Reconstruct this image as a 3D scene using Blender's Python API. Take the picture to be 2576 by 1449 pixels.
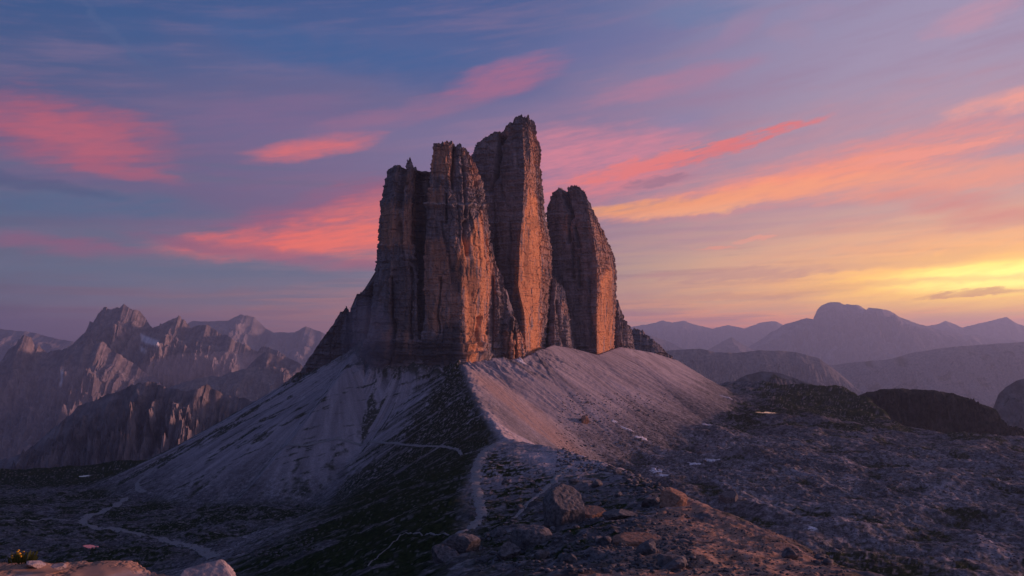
import bpy, math, random
import numpy as np
R = math.radians
for o in list(bpy.data.objects): bpy.data.objects.remove(o)
S = bpy.context.scene
C = S.collection

# ------------------------------------------------------------------ camera
F, CX, HY = 2003.6, 1288.0, 870.0          # focal length, centre column and horizon row (2576 px wide frame)
cam = bpy.data.cameras.new('camera'); cam.sensor_width = 36; cam.lens = 28
cam.shift_y = (HY - 724.5) / 2576; cam.clip_start = 0.3; cam.clip_end = 150000
co = bpy.data.objects.new('camera', cam); C.objects.link(co)
co.location = (0, 0, 0); co.rotation_euler = (R(90), 0, 0); S.camera = co
S.view_settings.view_transform = 'Standard'; S.view_settings.look = 'None'
S.view_settings.exposure = 0; S.view_settings.gamma = 1
S.cycles.use_denoising = True
S.cycles.max_bounces = 6; S.cycles.diffuse_bounces = 3; S.cycles.volume_bounces = 0
S.cycles.volume_step_rate = 1

SUN_AZ, SUN_EL = 72.0, 6.0                  # degrees to the right of the view, above the horizon
sl = bpy.data.lights.new('sun', 'SUN'); sl.energy = 5.0; sl.angle = R(7); sl.color = (1.0, 0.48, 0.40)
so = bpy.data.objects.new('sun', sl); C.objects.link(so)
so.rotation_euler = (R(90 - SUN_EL), 0, R(-SUN_AZ) + math.pi)
HAZE_DENSITY = 3.1e-5

def lin(c, a=1.0):
    f = lambda v: (v/255/12.92 if v/255 <= 0.04045 else ((v/255+0.055)/1.055)**2.4)
    return (f(c[0]), f(c[1]), f(c[2]), a)
def azel(px, py):
    a = math.atan((px-CX)/F); return math.degrees(a), math.degrees(math.atan((HY-py)/F*math.cos(a)))

# ------------------------------------------------------------------ sky
W = bpy.data.worlds.new('World'); S.world = W; W.use_nodes = True
nt = W.node_tree; nt.nodes.clear(); N, K = nt.nodes, nt.links
def wset(sock, v):
    if hasattr(v, 'node') or isinstance(v, bpy.types.NodeSocket): K.new(v, sock)
    else: sock.default_value = v
def wm(op, a, b=None, c=None):
    n = N.new('ShaderNodeMath'); n.operation = op; wset(n.inputs[0], a)
    if b is not None: wset(n.inputs[1], b)
    if c is not None: wset(n.inputs[2], c)
    return n.outputs[0]
def wmap(v, a, b, c=0.0, d=1.0, kind='SMOOTHSTEP'):
    n = N.new('ShaderNodeMapRange'); n.interpolation_type = kind; wset(n.inputs[0], v)
    for i, q in enumerate((a, b, c, d)): n.inputs[i+1].default_value = q
    return n.outputs[0]
def wmix(f, a, b, blend='MIX'):
    n = N.new('ShaderNodeMix'); n.data_type = 'RGBA'; n.blend_type = blend
    wset(n.inputs[0], f); wset(n.inputs[6], a); wset(n.inputs[7], b); return n.outputs[2]
def wramp(v, stops):
    n = N.new('ShaderNodeValToRGB'); wset(n.inputs[0], v); e = n.color_ramp.elements
    while len(e) < len(stops): e.new(0.5)
    for q, (p, c) in zip(e, stops): q.position = p; q.color = lin(c)
    return n.outputs[0]
tc = N.new('ShaderNodeTexCoord'); sx = N.new('ShaderNodeSeparateXYZ'); K.new(tc.outputs['Generated'], sx.inputs[0])
az = wm('MULTIPLY', wm('ARCTAN2', sx.outputs[0], sx.outputs[1]), 57.29578)
el = wm('MULTIPLY', wm('ARCSINE', sx.outputs[2]), 57.29578)
def wnoise(sa, se, rot, detail, rough, off):
    c, s = math.cos(R(rot)), math.sin(R(rot))
    u = wm('MULTIPLY_ADD', el, s*sa, wm('MULTIPLY_ADD', az, c*sa, off))
    v = wm('MULTIPLY_ADD', el, c*se, wm('MULTIPLY_ADD', az, -s*se, off*1.7))
    cb = N.new('ShaderNodeCombineXYZ'); K.new(u, cb.inputs[0]); K.new(v, cb.inputs[1])
    n = N.new('ShaderNodeTexNoise'); n.inputs['Scale'].default_value = 1; n.inputs['Detail'].default_value = detail
    n.inputs['Roughness'].default_value = rough; K.new(cb.outputs[0], n.inputs['Vector']); return n.outputs['Fac']
n_big = wnoise(0.055, 0.22, 9, 5, 0.55, 3.1)
n_streak = wnoise(0.10, 0.95, 7, 6, 0.6, 11.3)
n_fine = wnoise(0.45, 2.6, 10, 5, 0.62, 23.7)
n_puff = wnoise(0.5, 0.8, 12, 6, 0.6, 41.0)
n_low = wnoise(0.07, 1.6, 1, 5, 0.6, 7.7)
waz = wm('MULTIPLY_ADD', wm('SUBTRACT', n_big, 0.5), 5.0, az)
wel = wm('ADD', el, wm('ADD', wm('MULTIPLY', wm('SUBTRACT', n_big, 0.5), 2.2), wm('MULTIPLY', wm('SUBTRACT', n_puff, 0.5), 0.9)))
g = wm('MULTIPLY_ADD', wm('COSINE', wm('MULTIPLY', wm('SUBTRACT', az, 75.0), 0.0174533)), 0.5, 0.5)
e01 = wmap(el, -2, 58, 0, 1, 'LINEAR')
P = lambda e: (e + 2) / 60
left = wramp(e01, [(0, (58, 50, 84)), (P(1.5), (66, 64, 98)), (P(3), (92, 92, 118)), (P(5.5), (96, 106, 132)), (P(9), (80, 96, 132)), (P(13), (84, 92, 134)), (P(17), (66, 88, 134)), (P(21), (44, 84, 136)), (P(26), (36, 78, 130)), (P(56), (34, 62, 110))])
mid = wramp(e01, [(0, (190, 100, 96)), (P(2), (226, 142, 114)), (P(5), (150, 130, 144)), (P(9), (128, 110, 146)), (P(14), (126, 112, 150)), (P(18), (104, 106, 150)), (P(21), (74, 96, 148)), (P(25), (56, 88, 144)), (P(56), (46, 74, 122))])
right = wramp(e01, [(0, (290, 150, 76)), (P(0.8), (370, 186, 66)), (P(1.8), (345, 200, 88)), (P(3.2), (312, 226, 110)), (P(5), (276, 214, 146)), (P(8), (218, 174, 158)), (P(12), (176, 152, 168)), (P(18), (166, 150, 178)), (P(24), (150, 144, 178)), (P(56), (78, 96, 144))])
col = wmix(wmap(g, 0.60, 0.86), wmix(wmap(g, 0.30, 0.62), left, mid), right)
# thin veil of high cloud everywhere, streaks low on the right
col = wmix(wm('MULTIPLY', wmap(n_streak, 0.42, 0.72), 0.34), col, lin((150, 120, 150)))
midband = wm('MULTIPLY', wm('MULTIPLY', wmap(el, 15, 10), wmap(el, 1.5, 4)), wmap(g, 0.66, 0.45))
col = wmix(wm('MULTIPLY', wm('MULTIPLY', midband, wmap(n_low, 0.46, 0.60)), 0.6), col, lin((88, 108, 138)))
lowband = wm('MULTIPLY', wmap(el, 10.5, 5.0), wmap(el, 0.2, 1.6))
col = wmix(wm('MULTIPLY', wm('MULTIPLY', lowband, wmap(n_low, 0.44, 0.62)), wmap(g, 0.25, 0.8, 0.30, 0.62)), col, wmix(wmap(g, 0.5, 0.84), lin((106, 110, 132)), lin((246, 190, 142))))
col = wmix(wm('MULTIPLY', wm('MULTIPLY', lowband, wmap(n_low, 0.50, 0.36)), wmap(g, 0.25, 0.8, 0.25, 0.55)), col, wmix(wmap(g, 0.5, 0.84), lin((92, 84, 116)), lin((196, 140, 134))))
def stroke(col, px, py, hl, hw, deg, rgb, s, tex='streak', inner=0.15, warp=True):
    a0, e0 = azel(px, py); a1, e1 = azel(px+1, py); k = a1-a0
    L, Wd = hl*k, hw*k; c, s_ = math.cos(R(deg)), math.sin(R(deg))
    A, E = (waz, wel) if warp else (az, el)
    a = wm('MULTIPLY_ADD', E, s_/L, wm('MULTIPLY_ADD', A, c/L, -(a0*c+e0*s_)/L))
    b = wm('MULTIPLY_ADD', E, c/Wd, wm('MULTIPLY_ADD', A, -s_/Wd, (a0*s_-e0*c)/Wd))
    q = wm('MULTIPLY_ADD', b, b, wm('MULTIPLY', a, a))
    t = {'streak': n_streak, 'fine': n_fine, 'puff': n_puff}[tex]
    q = wm('MULTIPLY_ADD', wm('SUBTRACT', t, 0.5), -2.0 if warp else -0.3, q)
    q = wm('MULTIPLY_ADD', wm('SUBTRACT', n_fine, 0.5), -0.7 if warp else -0.2, q)
    m = wmap(q, 1.5 if tex != 'fine' else 1.1, inner-0.4 if tex != 'fine' else inner)
    m = wm('MULTIPLY', m, wmap(n_fine, 0.28, 0.64, 0.66*s, s))
    return wmix(m, col, lin(rgb))
# (column, row, half length, half width, tilt up to the right, colour, strength)
for a in [
    (2150, 430, 900, 210, 6, (214, 148, 154), .55, 'streak', -.2),
    (1500, 330, 420, 130, 8, (164, 122, 152), .5, 'streak', -.2),
    (420, 420, 760, 190, -3, (126, 94, 130), .5, 'streak', -.2),
    (700, 560, 620, 120, 6, (138, 98, 130), .45, 'streak', -.2),
    (2650, 650, 1150, 210, 2, (284, 196, 118), .75, 'streak', -.1, False),
    (2700, 690, 950, 150, 2, (300, 216, 98), .85, 'streak', 0.0, False),
    (2640, 700, 690, 98, 1, (345, 272, 84), .95, 'streak', 0.0, False),
    (2560, 695, 380, 52, 1, (350, 325, 165), .95, 'streak', 0.0, False),
    (2450, 740, 190, 12, 3, (248, 168, 96), .8, 'fine'),
    (850, 135, 360, 56, -6, (54, 94, 148), .85, 'streak'),
    (1130, 175, 300, 66, -8, (62, 96, 150), .75, 'streak'),
    (330, 90, 160, 60, -30, (50, 90, 142), .55, 'streak'),
    (800, 250, 480, 70, 4, (104, 96, 136), .55, 'streak'),
    (1500, 120, 260, 50, 8, (104, 108, 158), .5, 'streak'),
    (1760, 30, 160, 30, 4, (98, 122, 166), .7, 'streak'),
    (1700, 310, 90, 26, 0, (136, 132, 170), .6, 'streak'),
    (170, 330, 330, 92, -5, (176, 92, 116), .95, 'streak'),
    (210, 345, 170, 44, -8, (192, 98, 116), .8, 'streak'),
    (330, 425, 150, 22, -8, (176, 94, 118), .85, 'streak'),
    (690, 300, 260, 60, 10, (128, 102, 142), .6, 'streak'),
    (790, 372, 170, 30, 12, (226, 112, 114), .95, 'streak', 0.0),
    (1010, 290, 300, 34, 14, (152, 108, 142), .7, 'streak'),
    (1280, 195, 150, 42, 14, (172, 106, 138), .8, 'streak'),
    (840, 540, 330, 66, 15, (166, 92, 122), .8, 'streak', 0.0),
    (810, 600, 420, 46, 7, (252, 112, 96), 1., 'streak', 0.1),
    (1010, 575, 300, 88, 8, (258, 122, 98), 1., 'streak', -.1),
    (820, 655, 340, 24, -4, (158, 100, 126), .85, 'streak'),
    (150, 635, 260, 34, -4, (152, 92, 124), .85, 'streak'),
    (430, 615, 180, 16, -6, (140, 94, 126), .7, 'streak'),
    (230, 520, 420, 48, 4, (74, 104, 140), .85, 'streak'),
    (380, 692, 640, 46, 1, (94, 112, 138), .8, 'streak'),
    (420, 765, 500, 16, 1, (118, 116, 136), .5, 'streak'),
    (640, 720, 360, 28, 2, (116, 118, 140), .6, 'streak'),
    (60, 455, 260, 26, -6, (70, 86, 126), .7, 'streak'),
    (480, 480, 340, 30, -3, (104, 96, 134), .5, 'streak'),
    (1440, 400, 300, 80, 6, (226, 134, 150), .9, 'streak', 0.0),
    (1500, 470, 300, 40, 8, (232, 128, 134), .8, 'streak', 0.0),
    (1700, 210, 220, 32, 10, (178, 124, 152), .7, 'streak'),
    (1790, 376, 300, 20, 12, (232, 118, 116), .95, 'fine', 0.1),
    (1620, 412, 220, 26, 12, (238, 126, 122), .9, 'fine', 0.1),
    (1680, 447, 110, 13, 7, (158, 116, 138), .8, 'fine'),
    (2080, 440, 560, 70, 8, (246, 146, 130), .85, 'streak', 0.0),
    (1960, 470, 520, 34, 8, (265, 158, 116), .95, 'streak', 0.0),
    (1660, 516, 290, 20, 4, (255, 166, 96), .95, 'streak', 0.0),
    (1760, 526, 160, 14, 3, (255, 184, 130), .8, 'puff'),
    (2330, 462, 380, 58, 3, (252, 162, 130), .8, 'streak', 0.0),
    (1880, 500, 420, 26, 5, (262, 168, 120), .85, 'streak', 0.0),
    (2330, 388, 230, 14, 6, (250, 156, 138), .8, 'fine'),
    (2480, 440, 260, 36, 2, (250, 160, 132), .8, 'streak', 0.0),
    (2440, 520, 260, 52, -8, (226, 140, 130), .75, 'streak', 0.0),
    (2520, 258, 170, 36, 6, (250, 164, 146), .9, 'puff', 0.0),
    (2450, 40, 130, 40, 10, (196, 146, 166), .7, 'puff'),
    (1885, 55, 70, 32, 20, (152, 132, 164), .85, 'puff'),
    (1995, 80, 60, 34, -20, (158, 138, 168), .75, 'puff'),
    (1830, 95, 120, 20, 25, (150, 128, 164), .6, 'puff'),
    (2065, 25, 50, 20, 0, (158, 138, 170), .6, 'puff'),
    (1890, 604, 60, 8, 6, (250, 166, 140), .8, 'fine'),
    (1800, 622, 60, 5, 2, (244, 160, 134), .8, 'fine'),
    (1830, 690, 300, 18, 2, (206, 148, 138), .6, 'fine'),
    (290, 100, 170, 14, -38, (80, 100, 144), .4, 'fine'),
    (2330, 636, 420, 16, 2, (250, 186, 126), .6, 'streak', -.2), (2200, 716, 460, 14, 1, (244, 170, 112), .55, 'streak', -.2), (2150, 664, 420, 16, 1, (226, 164, 138), .6, 'streak', -.2), (1850, 740, 320, 12, 1, (206, 140, 128), .55, 'streak', -.2), (1800, 770, 300, 10, 1, (244, 184, 132), .5, 'streak', -.2),
]: col = stroke(col, *a)
# below the horizon: the dim ground colour
col = wmix(wmap(el, -0.5, -6), col, lin((60, 54, 66)))
sky = N.new('ShaderNodeTexSky'); sky.sky_type = 'NISHITA'; sky.sun_disc = False
sky.sun_elevation = R(SUN_EL); sky.sun_rotation = R(SUN_AZ)
bg = N.new('ShaderNodeBackground'); K.new(col, bg.inputs[0]); bg.inputs[1].default_value = 1.0
bs = N.new('ShaderNodeBackground'); K.new(sky.outputs[0], bs.inputs[0]); bs.inputs[1].default_value = 0.004
ad = N.new('ShaderNodeAddShader'); K.new(bg.outputs[0], ad.inputs[0]); K.new(bs.outputs[0], ad.inputs[1])
wo = N.new('ShaderNodeOutputWorld'); K.new(ad.outputs[0], wo.inputs[0])

# ------------------------------------------------------------------ helpers
rng = np.random.default_rng(7); random.seed(7)
def tag(o, label=None, cat=None, group=None, kind=None):
    for k, v in (('label', label), ('category', cat), ('group', group), ('kind', kind)):
        if v: o[k] = v
    return o
def _h(ix, iy, iz, seed):
    with np.errstate(over='ignore'):
        h = (ix.astype(np.uint32)*np.uint32(374761393) + iy.astype(np.uint32)*np.uint32(668265263)
             + iz.astype(np.uint32)*np.uint32(2147483647) + np.uint32((seed*144665 + 1013) & 0xffffffff))
        h = (h ^ (h >> np.uint32(13)))*np.uint32(1274126177); h = (h ^ (h >> np.uint32(15)))*np.uint32(2246822519)
        h ^= h >> np.uint32(16)
    return (h & np.uint32(0xffffff)).astype(np.float64)/16777215.0
def vn2(x, y, seed=0):
    x = np.asarray(x, float); y = np.asarray(y, float)
    x0, y0 = np.floor(x), np.floor(y); fx, fy = x-x0, y-y0
    fx = fx**3*(fx*(fx*6-15)+10); fy = fy**3*(fy*(fy*6-15)+10)
    i, j = x0.astype(np.int64), y0.astype(np.int64); z = np.zeros_like(i)
    a, b, c, d = _h(i, j, z, seed), _h(i+1, j, z, seed), _h(i, j+1, z, seed), _h(i+1, j+1, z, seed)
    return (a*(1-fx)+b*fx)*(1-fy)+(c*(1-fx)+d*fx)*fy
def vn3(x, y, z, seed=0):
    z0 = np.floor(z); fz = z-z0; fz = fz**3*(fz*(fz*6-15)+10)
    x0, y0 = np.floor(x), np.floor(y); fx, fy = x-x0, y-y0
    fx = fx**3*(fx*(fx*6-15)+10); fy = fy**3*(fy*(fy*6-15)+10)
    i, j, k = x0.astype(np.int64), y0.astype(np.int64), z0.astype(np.int64)
    r = 0
    for dk, wk in ((0, 1-fz), (1, fz)):
        a, b = _h(i, j, k+dk, seed), _h(i+1, j, k+dk, seed); c, d = _h(i, j+1, k+dk, seed), _h(i+1, j+1, k+dk, seed)
        r = r + wk*((a*(1-fx)+b*fx)*(1-fy)+(c*(1-fx)+d*fx)*fy)
    return r
def fbm2(x, y, o=4, seed=0, gain=0.5, lac=2.03):
    s = a = 0; w = 1.0
    for k in range(o):
        c, s_ = math.cos(0.6*k), math.sin(0.6*k)
        s = s + w*(vn2((x*c-y*s_)*lac**k+17*k, (x*s_+y*c)*lac**k-9*k, seed+k)-0.5); a += w; w *= gain
    return s/a*2
def sfbm2(x, y, o=4, seed=0, gain=0.5, lac=2.1):        # no rotation: keeps a stretched grain
    s = a = 0; w = 1.0
    for k in range(o):
        s = s + w*(vn2(x*lac**k+17*k, y*lac**k-9*k, seed+k)-0.5); a += w; w *= gain
    return s/a*2
def rid2(x, y, o=4, seed=0, gain=0.5, lac=2.1):
    s = a = 0; w = 1.0
    for k in range(o):
        s = s + w*(1-np.abs(2*vn2(x*lac**k+31*k, y*lac**k+7*k, seed+k)-1)); a += w; w *= gain
    return s/a
def sst(x, a, b):
    t = np.clip((x-a)/(b-a), 0, 1); return t*t*(3-2*t)
def worley(x, y, seed=0):                                # nearest cell's random value, and distance to its border
    i0, j0 = np.floor(x).astype(np.int64), np.floor(y).astype(np.int64); z = np.zeros_like(i0)
    d1 = np.full(x.shape, 9.0); d2 = d1.copy(); v = np.zeros(x.shape)
    for di in (-1, 0, 1):
        for dj in (-1, 0, 1):
            i, j = i0+di, j0+dj
            d = np.hypot(i+0.1+0.8*_h(i, j, z, seed)-x, j+0.1+0.8*_h(i, j, z, seed+1)-y)
            r = _h(i, j, z, seed+2); n = d < d1
            d2 = np.where(n, d1, np.minimum(d2, d)); v = np.where(n, r, v); d1 = np.where(n, d, d1)
    return v, d2-d1
def seg_dist(px, py, pts):
    best = np.full(np.shape(px), 1e9)
    for (ax, ay), (bx, by) in zip(pts[:-1], pts[1:]):
        dx, dy = bx-ax, by-ay; t = np.clip(((px-ax)*dx+(py-ay)*dy)/(dx*dx+dy*dy+1e-9), 0, 1)
        best = np.minimum(best, np.hypot(px-ax-t*dx, py-ay-t*dy))
    return best
def poly(px, py, pts, soft=10):                          # soft inside-mask of a polygon
    ins = np.zeros(np.shape(px), bool); n = len(pts)
    for k in range(n):
        (ax, ay), (bx, by) = pts[k], pts[(k+1) % n]
        with np.errstate(divide='ignore', invalid='ignore'):
            ins ^= ((ay > py) != (by > py)) & (px < (bx-ax)*(py-ay)/(by-ay+1e-12)+ax)
    d = seg_dist(px, py, list(pts)+[pts[0]])
    return sst(np.where(ins, d, -d), -soft, soft)
def grid_mesh(name, V, mat, parent=None, attrs=None, wrap=False, smooth=True):   # V: rows x cols x 3
    r, c = V.shape[:2]
    idx = np.arange(r*c).reshape(r, c)
    if wrap: idx = np.concatenate([idx, idx[:, :1]], 1)
    q = np.stack([idx[:-1, :-1], idx[:-1, 1:], idx[1:, 1:], idx[1:, :-1]], -1).reshape(-1, 4)
    return raw_mesh(name, V.reshape(-1, 3), q, mat, parent, attrs, smooth)
def raw_mesh(name, V, q, mat, parent=None, attrs=None, smooth=True):
    me = bpy.data.meshes.new(name); q = np.asarray(q); k = q.shape[1]
    me.vertices.add(len(V)); me.vertices.foreach_set('co', np.asarray(V, np.float32).ravel())
    me.loops.add(q.size); me.loops.foreach_set('vertex_index', q.astype(np.int32).ravel())
    me.polygons.add(len(q)); me.polygons.foreach_set('loop_start', np.arange(0, q.size, k, dtype=np.int32))
    me.polygons.foreach_set('use_smooth', np.full(len(q), smooth, bool))
    me.update(calc_edges=True)
    for n_, a in (attrs or {}).items():
        at = me.attributes.new(n_, 'FLOAT', 'POINT'); at.data.foreach_set('value', np.asarray(a, np.float32).ravel())
    me.materials.append(mat); o = bpy.data.objects.new(name, me); C.objects.link(o)
    if parent is not None: o.parent = parent
    return o
def pix(V):
    y = np.maximum(V[..., 1], 0.5); return CX+F*V[..., 0]/y, HY-F*V[..., 2]/y
def P3(px, py, Y): return ((px-CX)/F*Y, Y, (HY-py)/F*Y)

# ------------------------------------------------------------------ materials
class Mat:
    def __init__(s, name, rough=0.95):
        s.m = bpy.data.materials.new(name); s.m.use_nodes = True; s.t = s.m.node_tree; s.N = s.t.nodes; s.L = s.t.links
        s.b = s.N['Principled BSDF']; s.b.inputs['Roughness'].default_value = rough
        s.b.inputs['Specular IOR Level'].default_value = 0.0
        s.geo = s.N.new('ShaderNodeNewGeometry')
    def attr(s, n):
        a = s.N.new('ShaderNodeAttribute'); a.attribute_name = n; return a.outputs['Fac']
    def noise(s, scale, detail=4, rough=0.55, stretch=(1, 1, 1)):
        mp = s.N.new('ShaderNodeMapping'); mp.inputs['Scale'].default_value = [q*scale for q in stretch]
        s.L.new(s.geo.outputs['Position'], mp.inputs['Vector'])
        n = s.N.new('ShaderNodeTexNoise'); n.inputs['Scale'].default_value = 1; n.inputs['Detail'].default_value = detail
        n.inputs['Roughness'].default_value = rough; s.L.new(mp.outputs[0], n.inputs['Vector']); return n.outputs['Fac']
    def rng(s, v, a, b, c=0.0, d=1.0):
        n = s.N.new('ShaderNodeMapRange'); n.interpolation_type = 'SMOOTHSTEP'; s.L.new(v, n.inputs[0])
        for i, q in enumerate((a, b, c, d)): n.inputs[i+1].default_value = q
        return n.outputs[0]
    def math(s, op, a, b):
        n = s.N.new('ShaderNodeMath'); n.operation = op; n.use_clamp = True
        for i, q in enumerate((a, b)):
            if isinstance(q, float): n.inputs[i].default_value = q
            else: s.L.new(q, n.inputs[i])
        return n.outputs[0]
    def mix(s, f, a, b):
        n = s.N.new('ShaderNodeMix'); n.data_type = 'RGBA'
        for i, q in ((0, f), (6, a), (7, b)):
            if isinstance(q, float): n.inputs[i].default_value = q
            elif isinstance(q, tuple): n.inputs[i].default_value = (*q, 1)
            else: s.L.new(q, n.inputs[i])
        return n.outputs[2]
    def done(s, col, bump=None, dist=1.0, strength=0.5):
        s.L.new(col, s.b.inputs['Base Color'])
        if bump is not None:
            b = s.N.new('ShaderNodeBump'); b.inputs['Distance'].default_value = dist; b.inputs['Strength'].default_value = strength
            s.L.new(bump, b.inputs['Height']); s.L.new(b.outputs[0], s.b.inputs['Normal'])
        return s.m

def mat_ground():
    m = Mat('alpine_ground')
    n1 = m.noise(0.5, 6, 0.65); n2 = m.noise(0.045, 5, 0.6); n3 = m.noise(3.0, 4, 0.6)
    scree = m.mix(m.rng(n1, 0.35, 0.65), (0.15, 0.14, 0.148), (0.36, 0.34, 0.35))
    scree = m.mix(m.rng(n2, 0.35, 0.7, 0, 0.4), scree, (0.25, 0.22, 0.21))
    fine = m.mix(m.rng(n1, 0.3, 0.7), (0.32, 0.28, 0.295), (0.43, 0.385, 0.40))
    n4 = m.noise(0.13, 5, 0.7)
    scree = m.mix(m.rng(n4, 0.38, 0.62, 0.0, 0.85), scree, (0.065, 0.063, 0.066))
    col = m.mix(m.attr('fine'), scree, fine)
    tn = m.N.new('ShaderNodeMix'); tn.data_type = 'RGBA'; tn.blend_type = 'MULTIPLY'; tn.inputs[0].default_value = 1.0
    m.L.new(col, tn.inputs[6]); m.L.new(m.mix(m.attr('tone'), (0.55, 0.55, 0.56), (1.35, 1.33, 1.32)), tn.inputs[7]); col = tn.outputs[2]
    soil = m.mix(m.rng(n1, 0.3, 0.7), (0.29, 0.165, 0.11), (0.46, 0.29, 0.215))
    n5 = m.noise(1.3, 5, 0.75)
    soil = m.mix(m.rng(n5, 0.52, 0.64, 0, 0.75), soil, (0.44, 0.34, 0.31))
    soil = m.mix(m.rng(n5, 0.46, 0.36, 0, 0.75), soil, (0.13, 0.09, 0.075))
    col = m.mix(m.attr('soil'), col, soil)
    grass = m.mix(m.rng(n1, 0.3, 0.7), (0.010, 0.018, 0.008), (0.036, 0.050, 0.019))
    col = m.mix(m.attr('grass'), col, grass)
    return m.done(col, m.math('ADD', n1, n3), 0.5, 0.5)
def mat_rock(name, g1, g2, bump=1.2):
    m = Mat(name)
    n1 = m.noise(0.055, 6, 0.65, (1, 1, 0.45)); n2 = m.noise(0.28, 5, 0.7, (1, 1, 0.5)); n3 = m.noise(0.16, 4, 0.6, (0.12, 0.12, 1.0))
    col = m.mix(m.rng(n1, 0.3, 0.7), g1, g2)
    col = m.mix(m.rng(n3, 0.45, 0.7, 0, 0.45), col, tuple(q*1.25 for q in g2))
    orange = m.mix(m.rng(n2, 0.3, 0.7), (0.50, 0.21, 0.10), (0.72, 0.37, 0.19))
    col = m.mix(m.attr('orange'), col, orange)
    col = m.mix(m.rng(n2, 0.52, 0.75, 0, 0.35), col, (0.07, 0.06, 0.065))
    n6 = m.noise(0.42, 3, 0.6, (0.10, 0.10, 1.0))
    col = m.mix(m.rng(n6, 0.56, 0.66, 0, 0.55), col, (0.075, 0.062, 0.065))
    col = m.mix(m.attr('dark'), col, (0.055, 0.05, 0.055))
    col = m.mix(m.attr('pale'), col, (0.42, 0.39, 0.39))
    return m.done(col, m.math('ADD', n2, n3), bump, 0.8)
def mat_far(name, g1, g2, grass=(0.024, 0.040, 0.018), sc=1.0):
    m = Mat(name)
    n1 = m.noise(0.012*sc, 6, 0.65); n2 = m.noise(0.05*sc, 5, 0.65, (1, 1, 0.6))
    col = m.mix(m.rng(n1, 0.3, 0.7), g1, g2)
    col = m.mix(m.rng(n2, 0.5, 0.75, 0, 0.5), col, tuple(q*0.45 for q in g1))
    col = m.mix(m.attr('scree'), col, (0.36, 0.33, 0.33))
    col = m.mix(m.attr('grass'), col, grass)
    col = m.mix(m.attr('snow'), col, (0.72, 0.74, 0.78))
    return m.done(col, n2, 6.0, 0.6)
M_ground = mat_ground()
M_tower = mat_rock('dolomite_rock', (0.155, 0.128, 0.13), (0.30, 0.255, 0.255))
M_boulder = Mat('boulder_stone')
_n = M_boulder.noise(0.9, 6, 0.65); _c = M_boulder.mix(M_boulder.rng(_n, 0.3, 0.7), (0.07, 0.066, 0.07), (0.21, 0.197, 0.197))
M_boulder = M_boulder.done(_c, _n, 0.4, 0.7)
M_red = Mat('reddish_stone')
_n = M_red.noise(0.9, 6, 0.65); _c = M_red.mix(M_red.rng(_n, 0.3, 0.7), (0.22, 0.12, 0.085), (0.40, 0.25, 0.18))
M_red = M_red.done(_c, _n, 0.4, 0.7)

# ------------------------------------------------------------------ terrain
FEET = [P3(*a) for a in [(758, 938, 1600), (850, 905, 1590), (918, 856, 1575), (926, 902, 1520), (1000, 912, 1498), (1085, 916, 1480), (1165, 906, 1462),
                         (1240, 902, 1492), (1310, 906, 1532), (1345, 886, 1590), (1392, 868, 1680), (1440, 876, 1715), (1505, 893, 1745), (1560, 872, 1860), (1640, 886, 2040), (1705, 906, 2180)]]
KY = np.array([-40, 0, 60, 120, 150, 200, 260, 350, 500, 750, 1000, 1130, 1250, 1380, 1465.])
KX = np.array([40, 42, 46, 50, 53, 56, 60, 63, 65, 42, -9, -38, -60, -80, -90.])
KZ = np.array([-2, -8, -21, -34.7, -39, -44, -52, -63, -77, -97, -117, -97, -73, -42, -26.])
LY = np.array([-40, 0, 90, 180, 270, 430, 700, 1000, 1130, 1250, 1380, 1465.])
LX = np.array([-2, -2, -3, -6, -12, -24, -26, -14, -40, -62, -82, -92.])
LZ = np.array([-2, -2.6, -31, -51, -67, -81, -100, -118.5, -97, -73, -42, -26.])
FL = []
for px, py, z in [(0, 1440, -196), (300, 1440, -200), (580, 1400, -206), (200, 1320, -226), (0, 1300, -230), (420, 1290, -242), (0, 1220, -262), (250, 1213, -268), (0, 1175, -276),
                  (400, 1150, -280), (2300, 1445, -182), (2576, 1400, -184), (2100, 1300, -182), (1900, 1200, -180), (2400, 1250, -182), (2576, 1200, -180), (1750, 1140, -174),
                  (2000, 1110, -166), (2300, 1120, -170), (2576, 1120, -174), (1800, 1058, -152), (1950, 1035, -140), (2200, 1085, -165), (2000, 985, -120), (1850, 962, -112), (2090, 985, -120), (2400, 1082, -170), (2576, 1092, -174)]:
    Y = -z*F/(py-HY); FL.append(((px-CX)/F*Y, Y, z))
FL += [(-300, 250, -165), (-700, 500, -175), (300, 150, -150), (500, 300, -172), (-1300, 1700, -268), (1400, 600, -180)]
FL = np.array(FL)
def _tps(r2): return np.where(r2 > 0, 0.5*r2*np.log(r2+1e-12), 0)
def tps_fit(p, z, reg=0.02):
    p = p/1000; n = len(p); A = np.zeros((n+3, n+3)); d = ((p[:, None]-p[None])**2).sum(-1)
    A[:n, :n] = _tps(d)+reg*np.eye(n); A[:n, n] = 1; A[:n, n+1:] = p; A[n:, :n] = A[:n, n:].T
    return np.linalg.solve(A, np.r_[z, 0, 0, 0])
TW = tps_fit(FL[:, :2], FL[:, 2])
def floor_h(x, y):
    h = TW[-3]+TW[-2]*x/1000+TW[-1]*y/1000
    for (cx, cy, _), w in zip(FL, TW): h = h+w*_tps((x/1000-cx/1000)**2+(y/1000-cy/1000)**2)
    return np.clip(h, -292, -96)
RPX = np.array([-60, -47, -33, -24, -16, 0, 15.5, 20.5, 22.6, 24.4, 26, 29, 33, 48, 60.]); RR = np.array([2050, 2080, 2110, 2130, 2150, 2300, 2560, 2540, 2380, 2050, 1790, 1800, 1850, 1800, 1800.])
def smax(a, b, k):
    h = np.clip(0.5+0.5*(a-b)/k, 0, 1); return b*(1-h)+a*h+k*h*(1-h)
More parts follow.
